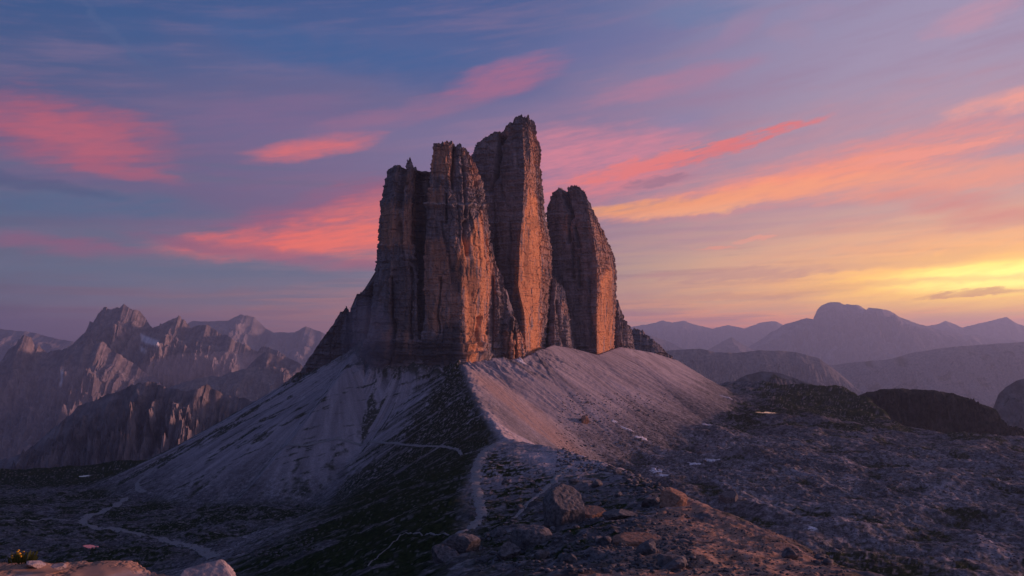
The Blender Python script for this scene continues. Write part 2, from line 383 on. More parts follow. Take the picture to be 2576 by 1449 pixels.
def parts_h(x, y):
    """the smooth relief: returns height, distance below the cliffs' feet, coordinate along the feet, and which form is on top"""
    fl = floor_h(x, y)
    r = np.hypot(x, y); a = np.degrees(np.arctan2(x, y))
    over = r-np.interp(a, RPX, RR); fl = fl-np.where(over > -60, 0.35*np.clip(over+60, 0, None)**1.0*sst(over, -60, 260), 0)
    # near ridge and the crest up to the towers
    kx, kz, lx, lz = np.interp(y, KY, KX), np.interp(y, KY, KZ), np.interp(y, LY, LX), np.interp(y, LY, LZ)
    t = np.clip((x-lx)/np.maximum(kx-lx, 1.0), 0, 1); top = lz+(kz-lz)*t+2.6*np.sin(np.pi*t)*(1-sst(y, 200, 340))*sst(y, 30, 80)
    dl, dr = np.clip(lx-x, 0, None), np.clip(x-kx, 0, None)
    far = sst(y, 800, 1200)
    sl_, sr_ = 0.36+0.20*far, 0.56-0.02*far
    rid = top-(np.hypot(dl*sl_, 2.0)-2.0)-(np.hypot(dr*sr_, 2.5)-2.5)
    rid = rid-np.clip(y-1465, 0, None)*0.9
    best = np.full(np.shape(x), -1e4); dist = np.full(np.shape(x), 1e4); along = np.zeros(np.shape(x)); s0 = 0
    H0 = 800-380*sst(x, -60, 60)
    for (ax, ay, az_), (bx, by, bz) in zip(FEET[:-1], FEET[1:]):
        dx, dy = bx-ax, by-ay; l2 = dx*dx+dy*dy
        tt = np.clip(((x-ax)*dx+(y-ay)*dy)/l2, 0, 1); d = np.hypot(x-ax-tt*dx, y-ay-tt*dy)
        h = az_+(bz-az_)*tt-H0*(1-np.exp(-0.66*d/H0)); n = h > best
        best = np.where(n, h, best); dist = np.where(d < dist, d, dist)
        ang = np.arctan2(y-ay, x-ax)
        along = np.where(n, s0+tt*math.sqrt(l2)+60*ang, along); s0 += math.sqrt(l2)
    h = smax(smax(fl, best, 14.0), rid, 5.0)
    return h, fl, best, rid, dist, along, (lx, kx)
def H(x, y, full=False):
    x = np.asarray(x, float); y = np.asarray(y, float)
    h, fl, tal, rid, dist, along, (lx, kx) = parts_h(x, y)
    r = np.hypot(x, y)
    w_fl = sst(fl-np.maximum(tal, rid), -14, 6); w_rid = sst(rid-np.maximum(tal, fl), -4, 4)*(y < 1080); w_tal = np.clip(1-w_fl-w_rid, 0, 1)
    # rubble and hummocks of the valley floors
    hum = 7*fbm2(x/150, y/150, 3, 11)+4.6*fbm2(x/42, y/42, 4, 15)+2.0*(rid2(x/15, y/15, 3, 19)-0.5)*2+6.0*(rid2((x+0.5*y)/70, (y-0.5*x)/150, 3, 20)-0.6)
    tr = 5*fbm2(x/120+3, y/75, 3, 105)+0.4*fbm2(x/9, y/9, 2, 107); hum = hum+(x > 0)*2.2*(np.floor(tr)+sst(tr-np.floor(tr), 0.72, 0.98))
    h = h+w_fl*hum*sst(r, 150, 500)
    # grooves running down the talus
    g_ = sfbm2(along/26, dist/420, 4, 23); g2 = sfbm2(along/7, dist/160, 3, 27)
    h = h+w_tal*((1.7-1.2*sst(x, -40, 60))*g_+1.1*g2+0.9*fbm2(x/7, y/7, 3, 29)+0.5*(rid2(x/3, y/3, 2, 31)-0.5))*sst(dist, 0, 60)
    ck = sst(-np.abs(x-kx), -46, -4)*sst(y, 985, 1060)*(1-sst(y, 1455, 1475))
    h = h+ck*(3.2*fbm2(x/15, y/15, 3, 101)+2.6*(rid2(x/6, y/7, 3, 103)-0.5))
    h = h+w_tal*(7.0*sfbm2(along/22, dist/90, 3, 109)+3.0*fbm2(x/8, y/8, 3, 111))*(1-sst(dist, 15, 85))*(y < 1640)
    # flank of the near ridge: ribs falling to the left, knolls on the crest
    dn = np.clip(lx-x, 0, None)
    rr = sfbm2((y-0.3*x)/16, dn/110, 4, 33)
    h = h+w_rid*(sst(dn, 0, 30)*2.2*rr+((2.3-1.3*sst(x, 20, 50)*sst(300-y, 0, 120))*fbm2(x/17, y/17, 4, 37)+1.2*(rid2(x/7, y/9, 3, 41)-0.5)+0.7*(rid2(x/2.6, y/3.2, 2, 45)-0.5))*sst(r, 30, 120))
    h = h+0.10*fbm2(x/1.2, y/1.2, 4, 43)*sst(r, 4, 30)*(r < 600)
    # the ledge beside the camera
    edge = 7.1+0.35*fbm2(x/0.9, y*0+3.3, 3, 47)
    led = -1.885-0.085*(x+4.5)+0.035*fbm2(x/0.35, y/0.35, 3, 51)-0.35*np.clip(x+2.6, 0, None)**1.2
    led = led-1.6*np.clip(y-edge, 0, None)-0.10*np.clip(5.0-y, 0, None)
    h = np.where(r < 30, np.maximum(h, np.maximum(led, -30)), h)
    for (cx, cy, cz, rad) in PONDS:
        q = np.hypot(x-cx, (y-cy)); h = h+(cz-0.25-h)*sst(-q, -rad*1.7, -rad*1.05)
    if full: return h, w_fl, w_tal, w_rid, dist, along, fl
    return h
PONDS = []
def hit(px, py, lo=20, hi=3200, n=1600):                 # where a sight line meets the ground
    Y = np.geomspace(lo, hi, n); x = (px-CX)/F*Y; z = (HY-py)/F*Y; d = z-H(x, Y)
    k = np.argmax(d < 0)
    if d[k] >= 0: return None
    k = max(k, 1); t = d[k-1]/(d[k-1]-d[k]+1e-9); y = Y[k-1]+t*(Y[k]-Y[k-1]); x = (px-CX)/F*y
    return np.array([x, y, float(H(np.array([x]), np.array([y]))[0])])

for c_, r_ in (((1930, 1038), 26), ((230, 1376), 15), ((212, 1198), 16)): _p = hit(*c_); PONDS_NEW = (_p[0], _p[1], _p[2], r_); PONDS.append(PONDS_NEW)
def build_terrain():
    ang = np.r_[np.linspace(-58, -36, 60)[:-1], np.linspace(-36, 36, 1240), np.linspace(36, 58, 60)[1:]]
    rad = np.r_[np.geomspace(0.8, 5, 10)[:-1], np.linspace(5, 8.6, 60)[:-1], np.geomspace(8.6, 70, 40)[:-1], np.geomspace(70, 850, 330)[:-1], np.linspace(850, 1850, 470)[:-1], np.geomspace(1850, 3600, 110)]
    A, Rr = np.meshgrid(np.radians(ang), rad)
    x, y = Rr*np.sin(A), Rr*np.cos(A)
    h, w_fl, w_tal, w_rid, dist, along, fl = H(x, y, True)
    V = np.stack([x, y, h], -1); px, py = pix(V)
    nz = fbm2(x/60, y/60, 4, 61); nf = fbm2(x/12, y/12, 4, 65); nm = fbm2(x/4, y/4, 3, 69)
    st = sfbm2(along/16, dist/300, 4, 71); st2 = sfbm2(along/5, dist/120, 3, 75)
    lx = np.interp(y, LY, LX); kx = np.interp(y, KY, KX); dn = np.clip(lx-x, 0, None)
    rib = sfbm2((y-0.3*x)/9, dn/90, 4, 79)
    left = sst(lx-x, -6, 10)
    # grass: flank of the near ridge, crest beside the talus, the rims of the floors, tufts between the rubble
    wl = (w_rid+w_tal)*left
    fl_g = poly(px+70*rib+25*nf, py+30*rib, [(1095, 915), (1170, 900), (1275, 1095), (1225, 1130), (1200, 1300), (1080, 1480), (500, 1480), (600, 1410), (720, 1350), (850, 1250), (960, 1130), (1045, 1020)], 40)
    g = wl*np.maximum(fl_g*sst(0.78+1.0*rib+0.5*nf+0.2*nm, 0.05, 0.5), sst(-0.40+1.2*rib+0.5*nf, 0.0, 0.35)*0.9)
    g = np.maximum(g, w_rid*(1-left)*sst(0.12+0.85*nf+0.8*nm+0.4*nz, 0.0, 0.4)*sst(y, 60, 120)*(1-0.9*sst(y, 420, 560)*sst(x-lx, 10, 40))*sst(1000-y, 0, 300))
    g = np.maximum(g, w_rid*(1-left)*sst(0.28+0.9*nf+0.9*nm+0.3*nz, 0.0, 0.4)*poly(px+20*nf, py+10*nm, [(1150, 1140), (1300, 1145), (1420, 1210), (1560, 1260), (1500, 1400), (1300, 1475), (1000, 1475), (1100, 1330)], 25))
    g = np.maximum(g, (w_tal > 0.3)*(x < lx+4)*(y > 1300)*(1-sst(dist+30*st+18*nf, 10, 48))*0.85)
    crest = sst(95-np.abs(lx-x-12), 0, 80)*left*(y > 950)*(y < 1475)
    g = np.maximum(g, crest*sst(0.75+0.7*st+0.5*nf-np.clip(lx-x-30, 0, None)/70, 0.2, 0.6))
    tl = w_tal*left
    low = sst(h, -60, -190)
    g = np.maximum(g, tl*sst(-0.50+0.50*low+1.25*st+0.65*st2+0.35*nf, 0.0, 0.30)*0.9)
    g = np.maximum(g, w_fl*(x < 0)*sst(0.24+0.9*nz+0.8*nf+0.5*nm+1.3*sst(-py, -1235, -1195), 0.0, 0.4))
    g = np.maximum(g, sst(-x, 0, 50)*(y > 1000)*sst(1600-dist*6, -2600, -1000)*0)
    rg = 1.2*sst(-py+45*nz+18*nf, -1100, -1020)*sst(px+110*nz+50*nf+0.9*(py-1000), 1780, 1960)-0.28+0.45*sst(-py, -1240, -1060)*sst(px, 1950, 2300)
    g = np.maximum(g, w_fl*(x > 0)*sst(rg+0.55*nz+0.5*nf+0.25*nm, 0.12, 0.5))
    hol = fbm2(x/42, y/42, 4, 15); hl2 = rid2((x+0.5*y)/70, (y-0.5*x)/150, 3, 20)
    g = np.maximum(g, w_fl*(x > 0)*sst(-0.48-1.1*hol-1.5*(hl2-0.6)+0.5*nf+0.4*nm+0.25*sst(px, 2000, 2400), 0.0, 0.4))
    g = np.maximum(g, poly(px+25*nz, py+10*nf, [(2080, 1380), (2250, 1392), (2380, 1430), (2420, 1470), (2150, 1470), (2040, 1420)], 12)*(y < 900)*sst(0.8+nm+nf, 0.3, 0.7))
    # brown soil: the near crest on the right, the ledge, the grassy-brown upper apron
    s = poly(px+30*nf, py+14*nm, [(1690, 1240), (1760, 1255), (1900, 1330), (2180, 1460), (1960, 1475), (1430, 1475), (1530, 1420), (1610, 1340)], 30)*(y < 420)*w_rid
    s = s*sst(0.75+0.9*nf+0.5*nm, 0.1, 0.5)
    s = np.maximum(s, (np.hypot(x, y) < 12)*1.0)
    s = np.maximum(s, 0.55*poly(px+14*st, py, [(1180, 930), (1260, 960), (1420, 1090), (1470, 1150), (1400, 1130), (1270, 1095), (1230, 1030)], 22)*(y > 850)*sst(0.7+st, 0.2, 0.7))
    sp = vn2(x/1.7, y/1.7, 91); sp2 = vn2(x/3.9, y/3.9, 93)
    g = g*(1-(0.85-0.35*w_rid*left)*sst(np.maximum(sp, 0.97*sp2), 0.77+0.04*w_rid*left, 0.90))
    g = np.maximum(g, 0.7*(w_fl+0.5*w_rid*left)*sst(vn2(x/2.6, y/2.6, 95), 0.72, 0.85)*(y < 1500))
    g = g*(1-0.85*s)
    g = np.where((px > 1178+ (py-905)*0.45) & (y > 1010) & (x > lx-3) & (w_fl < 0.5), g*0.25, g)
    tal_ = h-fl
    toe = sst(tal_+18*st+14*nf+10*nm-14*(x > lx), -6, 60)
    fine = np.clip(np.maximum(w_tal, 0.8*toe*(y > 850))*toe*sst(0.75+0.7*st, 0.1, 0.6)*(1-low*0.15)+w_rid*(1-left)*sst(y, 330, 480), 0, 1)
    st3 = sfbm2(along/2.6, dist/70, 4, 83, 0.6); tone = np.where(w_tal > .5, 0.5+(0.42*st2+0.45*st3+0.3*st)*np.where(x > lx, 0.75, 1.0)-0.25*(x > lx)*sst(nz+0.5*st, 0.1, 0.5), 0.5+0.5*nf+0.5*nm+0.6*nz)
    fine = np.maximum(fine, 0.4*w_fl*(x > 0)*sst(fbm2((x+0.5*y)/26, (y-0.5*x)/60, 4, 97)+0.3*nm, 0.12, 0.4))
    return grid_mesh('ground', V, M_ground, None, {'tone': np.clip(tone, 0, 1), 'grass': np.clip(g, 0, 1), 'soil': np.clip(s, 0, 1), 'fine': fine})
T = build_terrain(); tag(T, 'grey scree and dark grass ground falling from the saddle to both valley floors', 'ground', kind='structure')

# low valley ground that reaches the skyline
def build_valley():
    rad = np.r_[1200, np.geomspace(1500, 47000, 60)]; ang = np.radians(np.linspace(-180, 180, 181)[:-1])
    A, Rr = np.meshgrid(ang, rad); x, y = Rr*np.sin(A), Rr*np.cos(A)
    z = -640-1300*sst(np.hypot(x, y), 2500, 8000)+60*fbm2(x/2500, y/2500, 4, 5)
    return grid_mesh('terrain', np.stack([x, y, z], -1), mat_far('valley_forest', (0.035, 0.045, 0.03), (0.06, 0.065, 0.05)), None,
                     {k: np.zeros(x.size) for k in ('scree', 'grass', 'snow')}, wrap=True)
tag(build_valley(), 'dark wooded valley floor far below the rock towers', 'terrain', kind='structure')

# ------------------------------------------------------------------ rock towers
def loft(name, cols, mat, parent=None, nv=260, dens=0.55, seed=1, cracks=(), ledges=(), amp=1.0, orange=(), dark=(), pale=(), strata=1.0, jag=1.0, deep=60.0, flute=1.0, plinth=()):
    """cols: loop of columns, front left to right then the back; each a list of (px, py, Y) from foot to top"""
    t = np.linspace(0, 1, nv); G = []
    for c in cols:
        a = np.array([P3(*q) for q in c]); yy = np.array([-q[1] for q in c], float)
        s = (yy-yy[0])/(yy[-1]-yy[0]); G.append(np.stack([np.interp(t, s, a[:, k]) for k in range(3)], -1))
    G = np.array(G); n = len(G); ring = []
    front = []
    for k in range(n):
        A, B = G[k], G[(k+1) % n]
        w = np.hypot(*(A-B)[:, :2].mean(0)); back = (A[:, 1].mean()+B[:, 1].mean())/2 > min(g_[:, 1].mean() for g_ in G)+deep
        m = max(2, int(w*dens*(0.25 if back else 1.0)*1.6))
        for f in np.linspace(0, 1, m+1)[:-1]: ring.append(A*(1-f)+B*f)
    V = np.array(ring).transpose(1, 0, 2)                 # nv x nu x 3
    nu = V.shape[1]
    # sub-metre foot burial
    tan = np.roll(V, -3, 1)-np.roll(V, 3, 1); nrm = np.stack([tan[..., 1], -tan[..., 0], 0*tan[..., 0]], -1)
    nrm /= np.linalg.norm(nrm, axis=-1, keepdims=True)+1e-9
    step = np.linalg.norm(np.roll(V, -1, 1)-V, axis=-1).mean(0); arc = np.cumsum(step)[None, :]+0*V[..., 0]; z = V[..., 2]
    px, py = pix(V)
    O0 = np.zeros(px.shape)
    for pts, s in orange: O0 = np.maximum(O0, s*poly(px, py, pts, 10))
    wz = z+9*fbm2(arc/90, z/140, 2, seed+3)
    d = -flute*amp*5.5*np.clip(rid2(arc/30+0.25*fbm2(arc/40, z/60, 2, seed), z/260, 3, seed+5)-0.50, 0, 1)*2.9
    d += flute*amp*2.6*sfbm2(arc/11, z/90, 3, seed+9)
    v, e = worley(arc/13+0.3*fbm2(arc/20, z/20, 2, seed+1), z/24, seed+13); d += amp*(v-0.5)*4.4-amp*2.2*sst(-e, -0.10, -0.01)
    v2, e2 = worley(arc/5.5, z/9, seed+17); d += amp*(v2-0.5)*1.8
    st = vn2(wz/9.0, arc/300, seed+21); st2 = vn2(wz/3.7, arc/120, seed+23)
    d += strata*amp*((np.round(st*3)/3-0.5)*3.4+(st2-0.5)*2.4)
    d += amp*1.0*fbm2(arc/4, z/4, 3, seed+25)
    for bh, ba, sd in ((15.0, 3.6, 71), (7.0, 2.2, 73)):      # beds: each juts out at its top and is cut back below
        q = (z+5*fbm2(arc/70, z/200, 2, seed+sd))/bh; b = np.floor(q); f = q-b
        on = sst(vn2(arc/26+b*7.3, b*3.1, seed+sd+1), 0.38, 0.62)
        d += strata*amp*ba*on*(sst(f, 0.62, 0.95)-0.25)*1.25
    d *= 1-0.62*np.clip(O0*1.2-0.2, 0, 1)
    for yl, dp in plinth: d += dp*sst(py+6*fbm2(arc/12, 0*z, 2, seed+61), yl-2, yl+3)
    for (x1, y1, x2, y2, wd, dp) in cracks:
        q = seg_dist(px+5*sfbm2(arc/9, z/30, 2, seed+31), py, [(x1, y1), (x2, y2)]); d -= 2.5*dp*np.exp(-(q/wd)**2)
    for (yl, x1, x2, dp) in ledges:
        yy = yl+4*fbm2(arc/25, 0*z, 2, seed+33); m = sst(px, x1-4, x1+4)*sst(-px, -x2-4, -x2+4)
        d += dp*m*sst(py-yy, -1.0, 1.0)*np.exp(-np.clip(py-yy, 0, None)/11)*1.2
    V = V+nrm*d[..., None]
    V[..., 2] += jag*2.2*fbm2(arc/7, z/11, 3, seed+35)*t[:, None]
    crown = jag*(5.5*(worley(arc[-1]/9, 0*arc[-1], seed+37)[0]-0.55)+3.0*fbm2(arc[-1]/4, 0*arc[-1], 3, seed+39))
    V[..., 2] += crown[None, :]*(t[:, None]**14)
    # top: rings closing over the summit
    top = V[-1]; cen = top.mean(0); rows = [V]
    for k, f in enumerate((0.93, 0.84, 0.72, 0.55, 0.35, 0.15)):
        q = cen+(top-cen)*f; q[:, 2] = cen[2]+(top[:, 2]-cen[2])*f-3*(1-f)+jag*3.5*fbm2(q[:, 0]/9, q[:, 1]/9, 3, seed+41)
        q[:, 2] = np.minimum(q[:, 2], np.maximum(top[:, 2]+1.0, cen[2]-4)); rows.append(q[None])
    V = np.concatenate(rows, 0)
    px, py = pix(V); zz = V[..., 2]; ar = np.concatenate([arc]+[arc[-1:]]*6, 0)
    wx = px+16*sfbm2(ar/8, zz/70, 4, seed+51); wy = py+24*sfbm2(ar/6, zz/60, 3, seed+53)
    streak = sfbm2(ar/4.5, zz/75, 4, seed+55); blot = fbm2(ar/16, zz/20, 4, seed+57)
    O = np.zeros(px.shape); D = O.copy(); Pl = O.copy()
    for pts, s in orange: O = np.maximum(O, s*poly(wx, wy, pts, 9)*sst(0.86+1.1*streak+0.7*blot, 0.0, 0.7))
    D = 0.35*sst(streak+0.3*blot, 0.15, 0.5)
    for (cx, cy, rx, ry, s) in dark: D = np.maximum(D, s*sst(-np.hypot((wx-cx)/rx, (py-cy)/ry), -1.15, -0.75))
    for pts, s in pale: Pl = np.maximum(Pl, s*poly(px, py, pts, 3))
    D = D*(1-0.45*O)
    return grid_mesh(name, V, mat, parent, {'orange': np.clip(O, 0, 1), 'dark': np.clip(D, 0, 1), 'pale': np.clip(Pl, 0, 1)}, wrap=True, smooth=False)
def empty(name, loc=(0, 0, 0)):
    o = bpy.data.objects.new(name, None); C.objects.link(o); o.location = loc; return o

TG = 'rock towers above the scree'
# left tower: two buttresses split by a gully, and the fins at its right foot
tA = tag(empty('rock_tower'), 'left rock tower of the massif, twin buttresses split by a dark gully', 'rock tower', TG)
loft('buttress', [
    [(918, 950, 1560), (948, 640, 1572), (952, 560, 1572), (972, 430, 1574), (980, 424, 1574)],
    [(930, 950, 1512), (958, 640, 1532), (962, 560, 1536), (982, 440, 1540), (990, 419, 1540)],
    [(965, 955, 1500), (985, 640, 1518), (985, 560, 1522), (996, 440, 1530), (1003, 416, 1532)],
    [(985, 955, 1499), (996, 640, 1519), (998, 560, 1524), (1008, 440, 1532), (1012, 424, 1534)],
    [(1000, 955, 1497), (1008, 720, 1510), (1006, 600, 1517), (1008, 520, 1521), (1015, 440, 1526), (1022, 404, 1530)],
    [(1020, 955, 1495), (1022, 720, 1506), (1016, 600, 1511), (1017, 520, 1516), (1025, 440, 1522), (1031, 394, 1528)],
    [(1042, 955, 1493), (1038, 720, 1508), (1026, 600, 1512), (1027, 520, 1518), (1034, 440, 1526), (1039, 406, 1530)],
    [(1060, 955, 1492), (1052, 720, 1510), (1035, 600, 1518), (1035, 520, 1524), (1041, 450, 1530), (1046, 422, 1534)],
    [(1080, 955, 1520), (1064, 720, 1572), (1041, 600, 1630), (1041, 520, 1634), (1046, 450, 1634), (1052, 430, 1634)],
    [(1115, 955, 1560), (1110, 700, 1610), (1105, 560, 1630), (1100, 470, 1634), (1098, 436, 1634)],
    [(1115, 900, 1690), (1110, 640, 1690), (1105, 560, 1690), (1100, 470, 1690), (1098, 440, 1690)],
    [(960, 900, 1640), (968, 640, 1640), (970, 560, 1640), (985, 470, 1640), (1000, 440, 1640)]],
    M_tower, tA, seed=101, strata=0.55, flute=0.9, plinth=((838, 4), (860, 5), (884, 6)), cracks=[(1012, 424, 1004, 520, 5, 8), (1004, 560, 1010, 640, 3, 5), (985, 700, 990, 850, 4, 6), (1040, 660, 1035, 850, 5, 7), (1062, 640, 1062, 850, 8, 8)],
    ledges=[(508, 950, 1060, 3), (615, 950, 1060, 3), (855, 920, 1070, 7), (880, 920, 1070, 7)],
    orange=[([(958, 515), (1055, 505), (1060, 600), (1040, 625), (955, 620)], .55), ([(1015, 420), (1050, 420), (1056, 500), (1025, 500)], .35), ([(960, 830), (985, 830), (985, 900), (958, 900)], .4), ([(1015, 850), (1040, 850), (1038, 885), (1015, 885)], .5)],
    dark=[(1054, 540, 13, 120, .85), (1000, 760, 40, 90, .45), (990, 885, 85, 32, .75)])  # first dark ellipse paints the gully's shade into the rock colour
loft('buttress', [
    [(1085, 955, 1560), (1085, 640, 1570), (1088, 500, 1570), (1095, 368, 1570), (1096, 366, 1570)],
    [(1062, 955, 1486), (1064, 700, 1498), (1066, 560, 1502), (1080, 460, 1506), (1092, 364, 1512)],
    [(1085, 955, 1478), (1083, 790, 1490), (1083, 700, 1495), (1085, 560, 1499), (1094, 460, 1505), (1104, 361, 1511)],
    [(1110, 955, 1472), (1108, 790, 1487), (1108, 700, 1494), (1110, 560, 1499), (1112, 460, 1505), (1118, 357, 1512)],
    [(1140, 955, 1462), (1140, 790, 1482), (1140, 700, 1494), (1143, 560, 1500), (1135, 460, 1508), (1130, 355, 1514)],
    [(1163, 955, 1452), (1163, 790, 1480), (1162, 700, 1496), (1160, 560, 1502), (1150, 460, 1511), (1147, 363, 1516)],
    [(1185, 955, 1468), (1184, 790, 1496), (1182, 700, 1511), (1180, 560, 1514), (1168, 470, 1516), (1163, 368, 1520)],
    [(1202, 955, 1484), (1204, 790, 1510), (1205, 700, 1526), (1203, 560, 1526), (1188, 470, 1524), (1176, 375, 1526)],
    [(1216, 955, 1510), (1226, 790, 1532), (1230, 700, 1548), (1223, 560, 1546), (1207, 470, 1538), (1188, 394, 1534)],
    [(1224, 955, 1550), (1240, 700, 1575), (1230, 560, 1570), (1213, 470, 1560), (1199, 424, 1552)],
    [(1230, 900, 1640), (1240, 700, 1620), (1228, 560, 1600), (1212, 470, 1590), (1198, 430, 1580)],
    [(1095, 900, 1640), (1095, 700, 1630), (1098, 560, 1610), (1105, 470, 1600), (1110, 380, 1590)]],
    M_tower, tA, nv=300, seed=131, strata=0.65, flute=0.85, plinth=((842, 3), (862, 4), (886, 5)), cracks=[(1145, 370, 1137, 470, 4, 9), (1166, 400, 1168, 470, 3, 7), (1122, 490, 1122, 560, 3, 5), (1172, 560, 1174, 640, 4, 9), (1110, 560, 1135, 680, 4, 3), (1168, 470, 1170, 540, 3, 4), (1108, 700, 1100, 850, 3, 4), (1205, 800, 1200, 870, 4, 5)],
    ledges=[(512, 1060, 1230, 9), (488, 1060, 1230, 3), (476, 1060, 1230, 3), (440, 1150, 1220, 4), (455, 1125, 1220, 6), (838, 1060, 1170, 5), (862, 1060, 1215, 6), (885, 1060, 1215, 7)],
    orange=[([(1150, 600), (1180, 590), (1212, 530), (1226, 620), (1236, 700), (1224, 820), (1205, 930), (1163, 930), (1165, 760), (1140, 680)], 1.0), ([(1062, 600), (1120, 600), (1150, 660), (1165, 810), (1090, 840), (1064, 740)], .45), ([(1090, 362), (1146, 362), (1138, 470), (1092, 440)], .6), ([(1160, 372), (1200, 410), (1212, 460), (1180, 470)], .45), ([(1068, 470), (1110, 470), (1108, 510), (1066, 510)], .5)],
    dark=[(1080, 885, 105, 34, .75), (1184, 700, 22, 52, .95), (1150, 690, 17, 50, .85), (1190, 850, 16, 30, .7), (1140, 850, 28, 50, .7), (1172, 545, 20, 22, .6)], pale=[([(1066, 509), (1218, 514), (1218, 519), (1066, 513)], .9)])  # pale strip: sky light caught by the ledge, painted into the rock colour
loft('fin', [
    [(1214, 945, 1572), (1222, 800, 1582), (1226, 700, 1587), (1228, 610, 1592)],
    [(1222, 945, 1538), (1228, 800, 1554), (1231, 700, 1564), (1232, 614, 1580)],
    [(1240, 945, 1534), (1242, 800, 1552), (1243, 720, 1562), (1240, 640, 1580)],
    [(1252, 945, 1540), (1256, 800, 1558), (1256, 730, 1566), (1250, 668, 1580)],
    [(1262, 945, 1552), (1264, 840, 1568), (1264, 760, 1576), (1262, 692, 1584)],
    [(1270, 945, 1564), (1278, 840, 1574), (1272, 780, 1580), (1266, 716, 1588)],
    [(1280, 900, 1620), (1282, 840, 1620), (1275, 780, 1620), (1266, 720, 1620)],
    [(1220, 900, 1620), (1224, 840, 1620), (1228, 780, 1620), (1232, 640, 1620)]],
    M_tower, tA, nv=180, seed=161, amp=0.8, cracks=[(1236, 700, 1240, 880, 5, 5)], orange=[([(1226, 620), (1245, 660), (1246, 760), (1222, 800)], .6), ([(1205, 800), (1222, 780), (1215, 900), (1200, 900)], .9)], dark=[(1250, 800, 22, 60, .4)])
loft('fin', [
    [(1258, 955, 1560), (1262, 840, 1578), (1266, 760, 1592), (1266, 720, 1600)],
    [(1268, 955, 1542), (1272, 840, 1560), (1274, 780, 1582), (1275, 742, 1597)],
    [(1285, 955, 1538), (1286, 860, 1552), (1287, 810, 1572), (1286, 778, 1592)],
    [(1302, 955, 1542), (1303, 870, 1554), (1302, 840, 1572), (1300, 806, 1594)],
    [(1314, 955, 1552), (1314, 890, 1564), (1313, 860, 1578), (1310, 838, 1597)],
    [(1322, 950, 1582), (1322, 900, 1592), (1320, 880, 1602), (1316, 866, 1607)],
    [(1322, 900, 1600), (1320, 880, 1600), (1316, 870, 1600), (1312, 850, 1600)],
    [(1260, 900, 1600), (1262, 840, 1600), (1264, 780, 1600), (1268, 740, 1600)]],
    M_tower, tA, nv=150, seed=191, amp=1.0, cracks=[(1290, 800, 1290, 850, 5, 10), (1276, 840, 1276, 900, 3, 5), (1300, 840, 1300, 900, 3, 5)],
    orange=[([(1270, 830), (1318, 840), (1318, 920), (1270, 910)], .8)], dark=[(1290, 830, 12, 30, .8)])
# middle tower, the tallest
tB = loft('rock_tower', [
    [(1180, 930, 1730), (1185, 560, 1730), (1188, 400, 1730), (1190, 392, 1730)],
    [(1200, 930, 1672), (1196, 560, 1684), (1194, 420, 1690), (1199, 362, 1694)],
    [(1225, 930, 1655), (1218, 560, 1668), (1216, 420, 1678), (1222, 341, 1690)],
    [(1250, 930, 1640), (1242, 560, 1658), (1240, 430, 1670), (1241, 334, 1688)],
    [(1272, 930, 1630), (1262, 560, 1650), (1262, 430, 1662), (1264, 332, 1682)],
    [(1284, 930, 1624), (1276, 560, 1644), (1276, 430, 1656), (1270, 316, 1672)],
    [(1298, 930, 1616), (1290, 560, 1638), (1291, 430, 1650), (1284, 304, 1668)],
    [(1310, 930, 1610), (1301, 720, 1622), (1303, 560, 1632), (1306, 430, 1646), (1297, 294, 1664)],
    [(1325, 930, 1600), (1319, 790, 1610), (1304, 720, 1616), (1307, 630, 1622), (1316, 530, 1630), (1320, 430, 1640), (1312, 290, 1658)],
    [(1336, 930, 1624), (1334, 790, 1634), (1330, 700, 1642), (1334, 600, 1650), (1334, 520, 1656), (1335, 420, 1660), (1326, 293, 1664)],
    [(1350, 930, 1652), (1356, 790, 1664), (1358, 700, 1676), (1357, 600, 1684), (1350, 520, 1684), (1349, 420, 1680), (1341, 300, 1674)],
    [(1362, 930, 1684), (1376, 790, 1700), (1382, 700, 1712), (1379, 620, 1716), (1364, 530, 1706), (1356, 420, 1696), (1354, 345, 1684)],
    [(1366, 930, 1720), (1382, 790, 1740), (1389, 680, 1748), (1386, 620, 1746), (1371, 540, 1730), (1358, 430, 1712), (1361, 378, 1698)],
    [(1372, 900, 1800), (1384, 790, 1800), (1388, 680, 1800), (1380, 600, 1790), (1366, 540, 1780), (1354, 440, 1770), (1350, 390, 1750)],
    [(1200, 900, 1820), (1200, 640, 1810), (1205, 500, 1800), (1210, 420, 1790), (1230, 372, 1780)]],
    M_tower, None, nv=380, seed=211, amp=0.85, deep=120, flute=0.45, strata=0.95,
    cracks=[(1262, 345, 1246, 440, 5, 12), (1246, 440, 1232, 480, 4, 6), (1262, 470, 1264, 500, 4, 4), (1288, 296, 1288, 312, 2.2, 9), (1240, 500, 1240, 700, 3, 3), (1282, 560, 1280, 700, 2.5, 3), (1222, 560, 1225, 700, 3, 3)],
    ledges=[(428, 1195, 1330, 2), (560, 1195, 1310, 2), (640, 1195, 1310, 2), (760, 1195, 1320, 2.5)],
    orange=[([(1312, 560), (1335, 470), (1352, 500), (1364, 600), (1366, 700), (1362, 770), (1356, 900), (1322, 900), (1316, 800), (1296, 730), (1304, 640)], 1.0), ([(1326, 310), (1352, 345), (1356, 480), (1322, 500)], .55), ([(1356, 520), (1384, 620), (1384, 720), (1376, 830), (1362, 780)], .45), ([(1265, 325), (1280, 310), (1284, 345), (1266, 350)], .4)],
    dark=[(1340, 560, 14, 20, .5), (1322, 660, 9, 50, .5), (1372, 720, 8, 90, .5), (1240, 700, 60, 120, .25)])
tag(tB, 'tallest rock tower in the middle with a glowing orange right face', 'rock tower', TG)
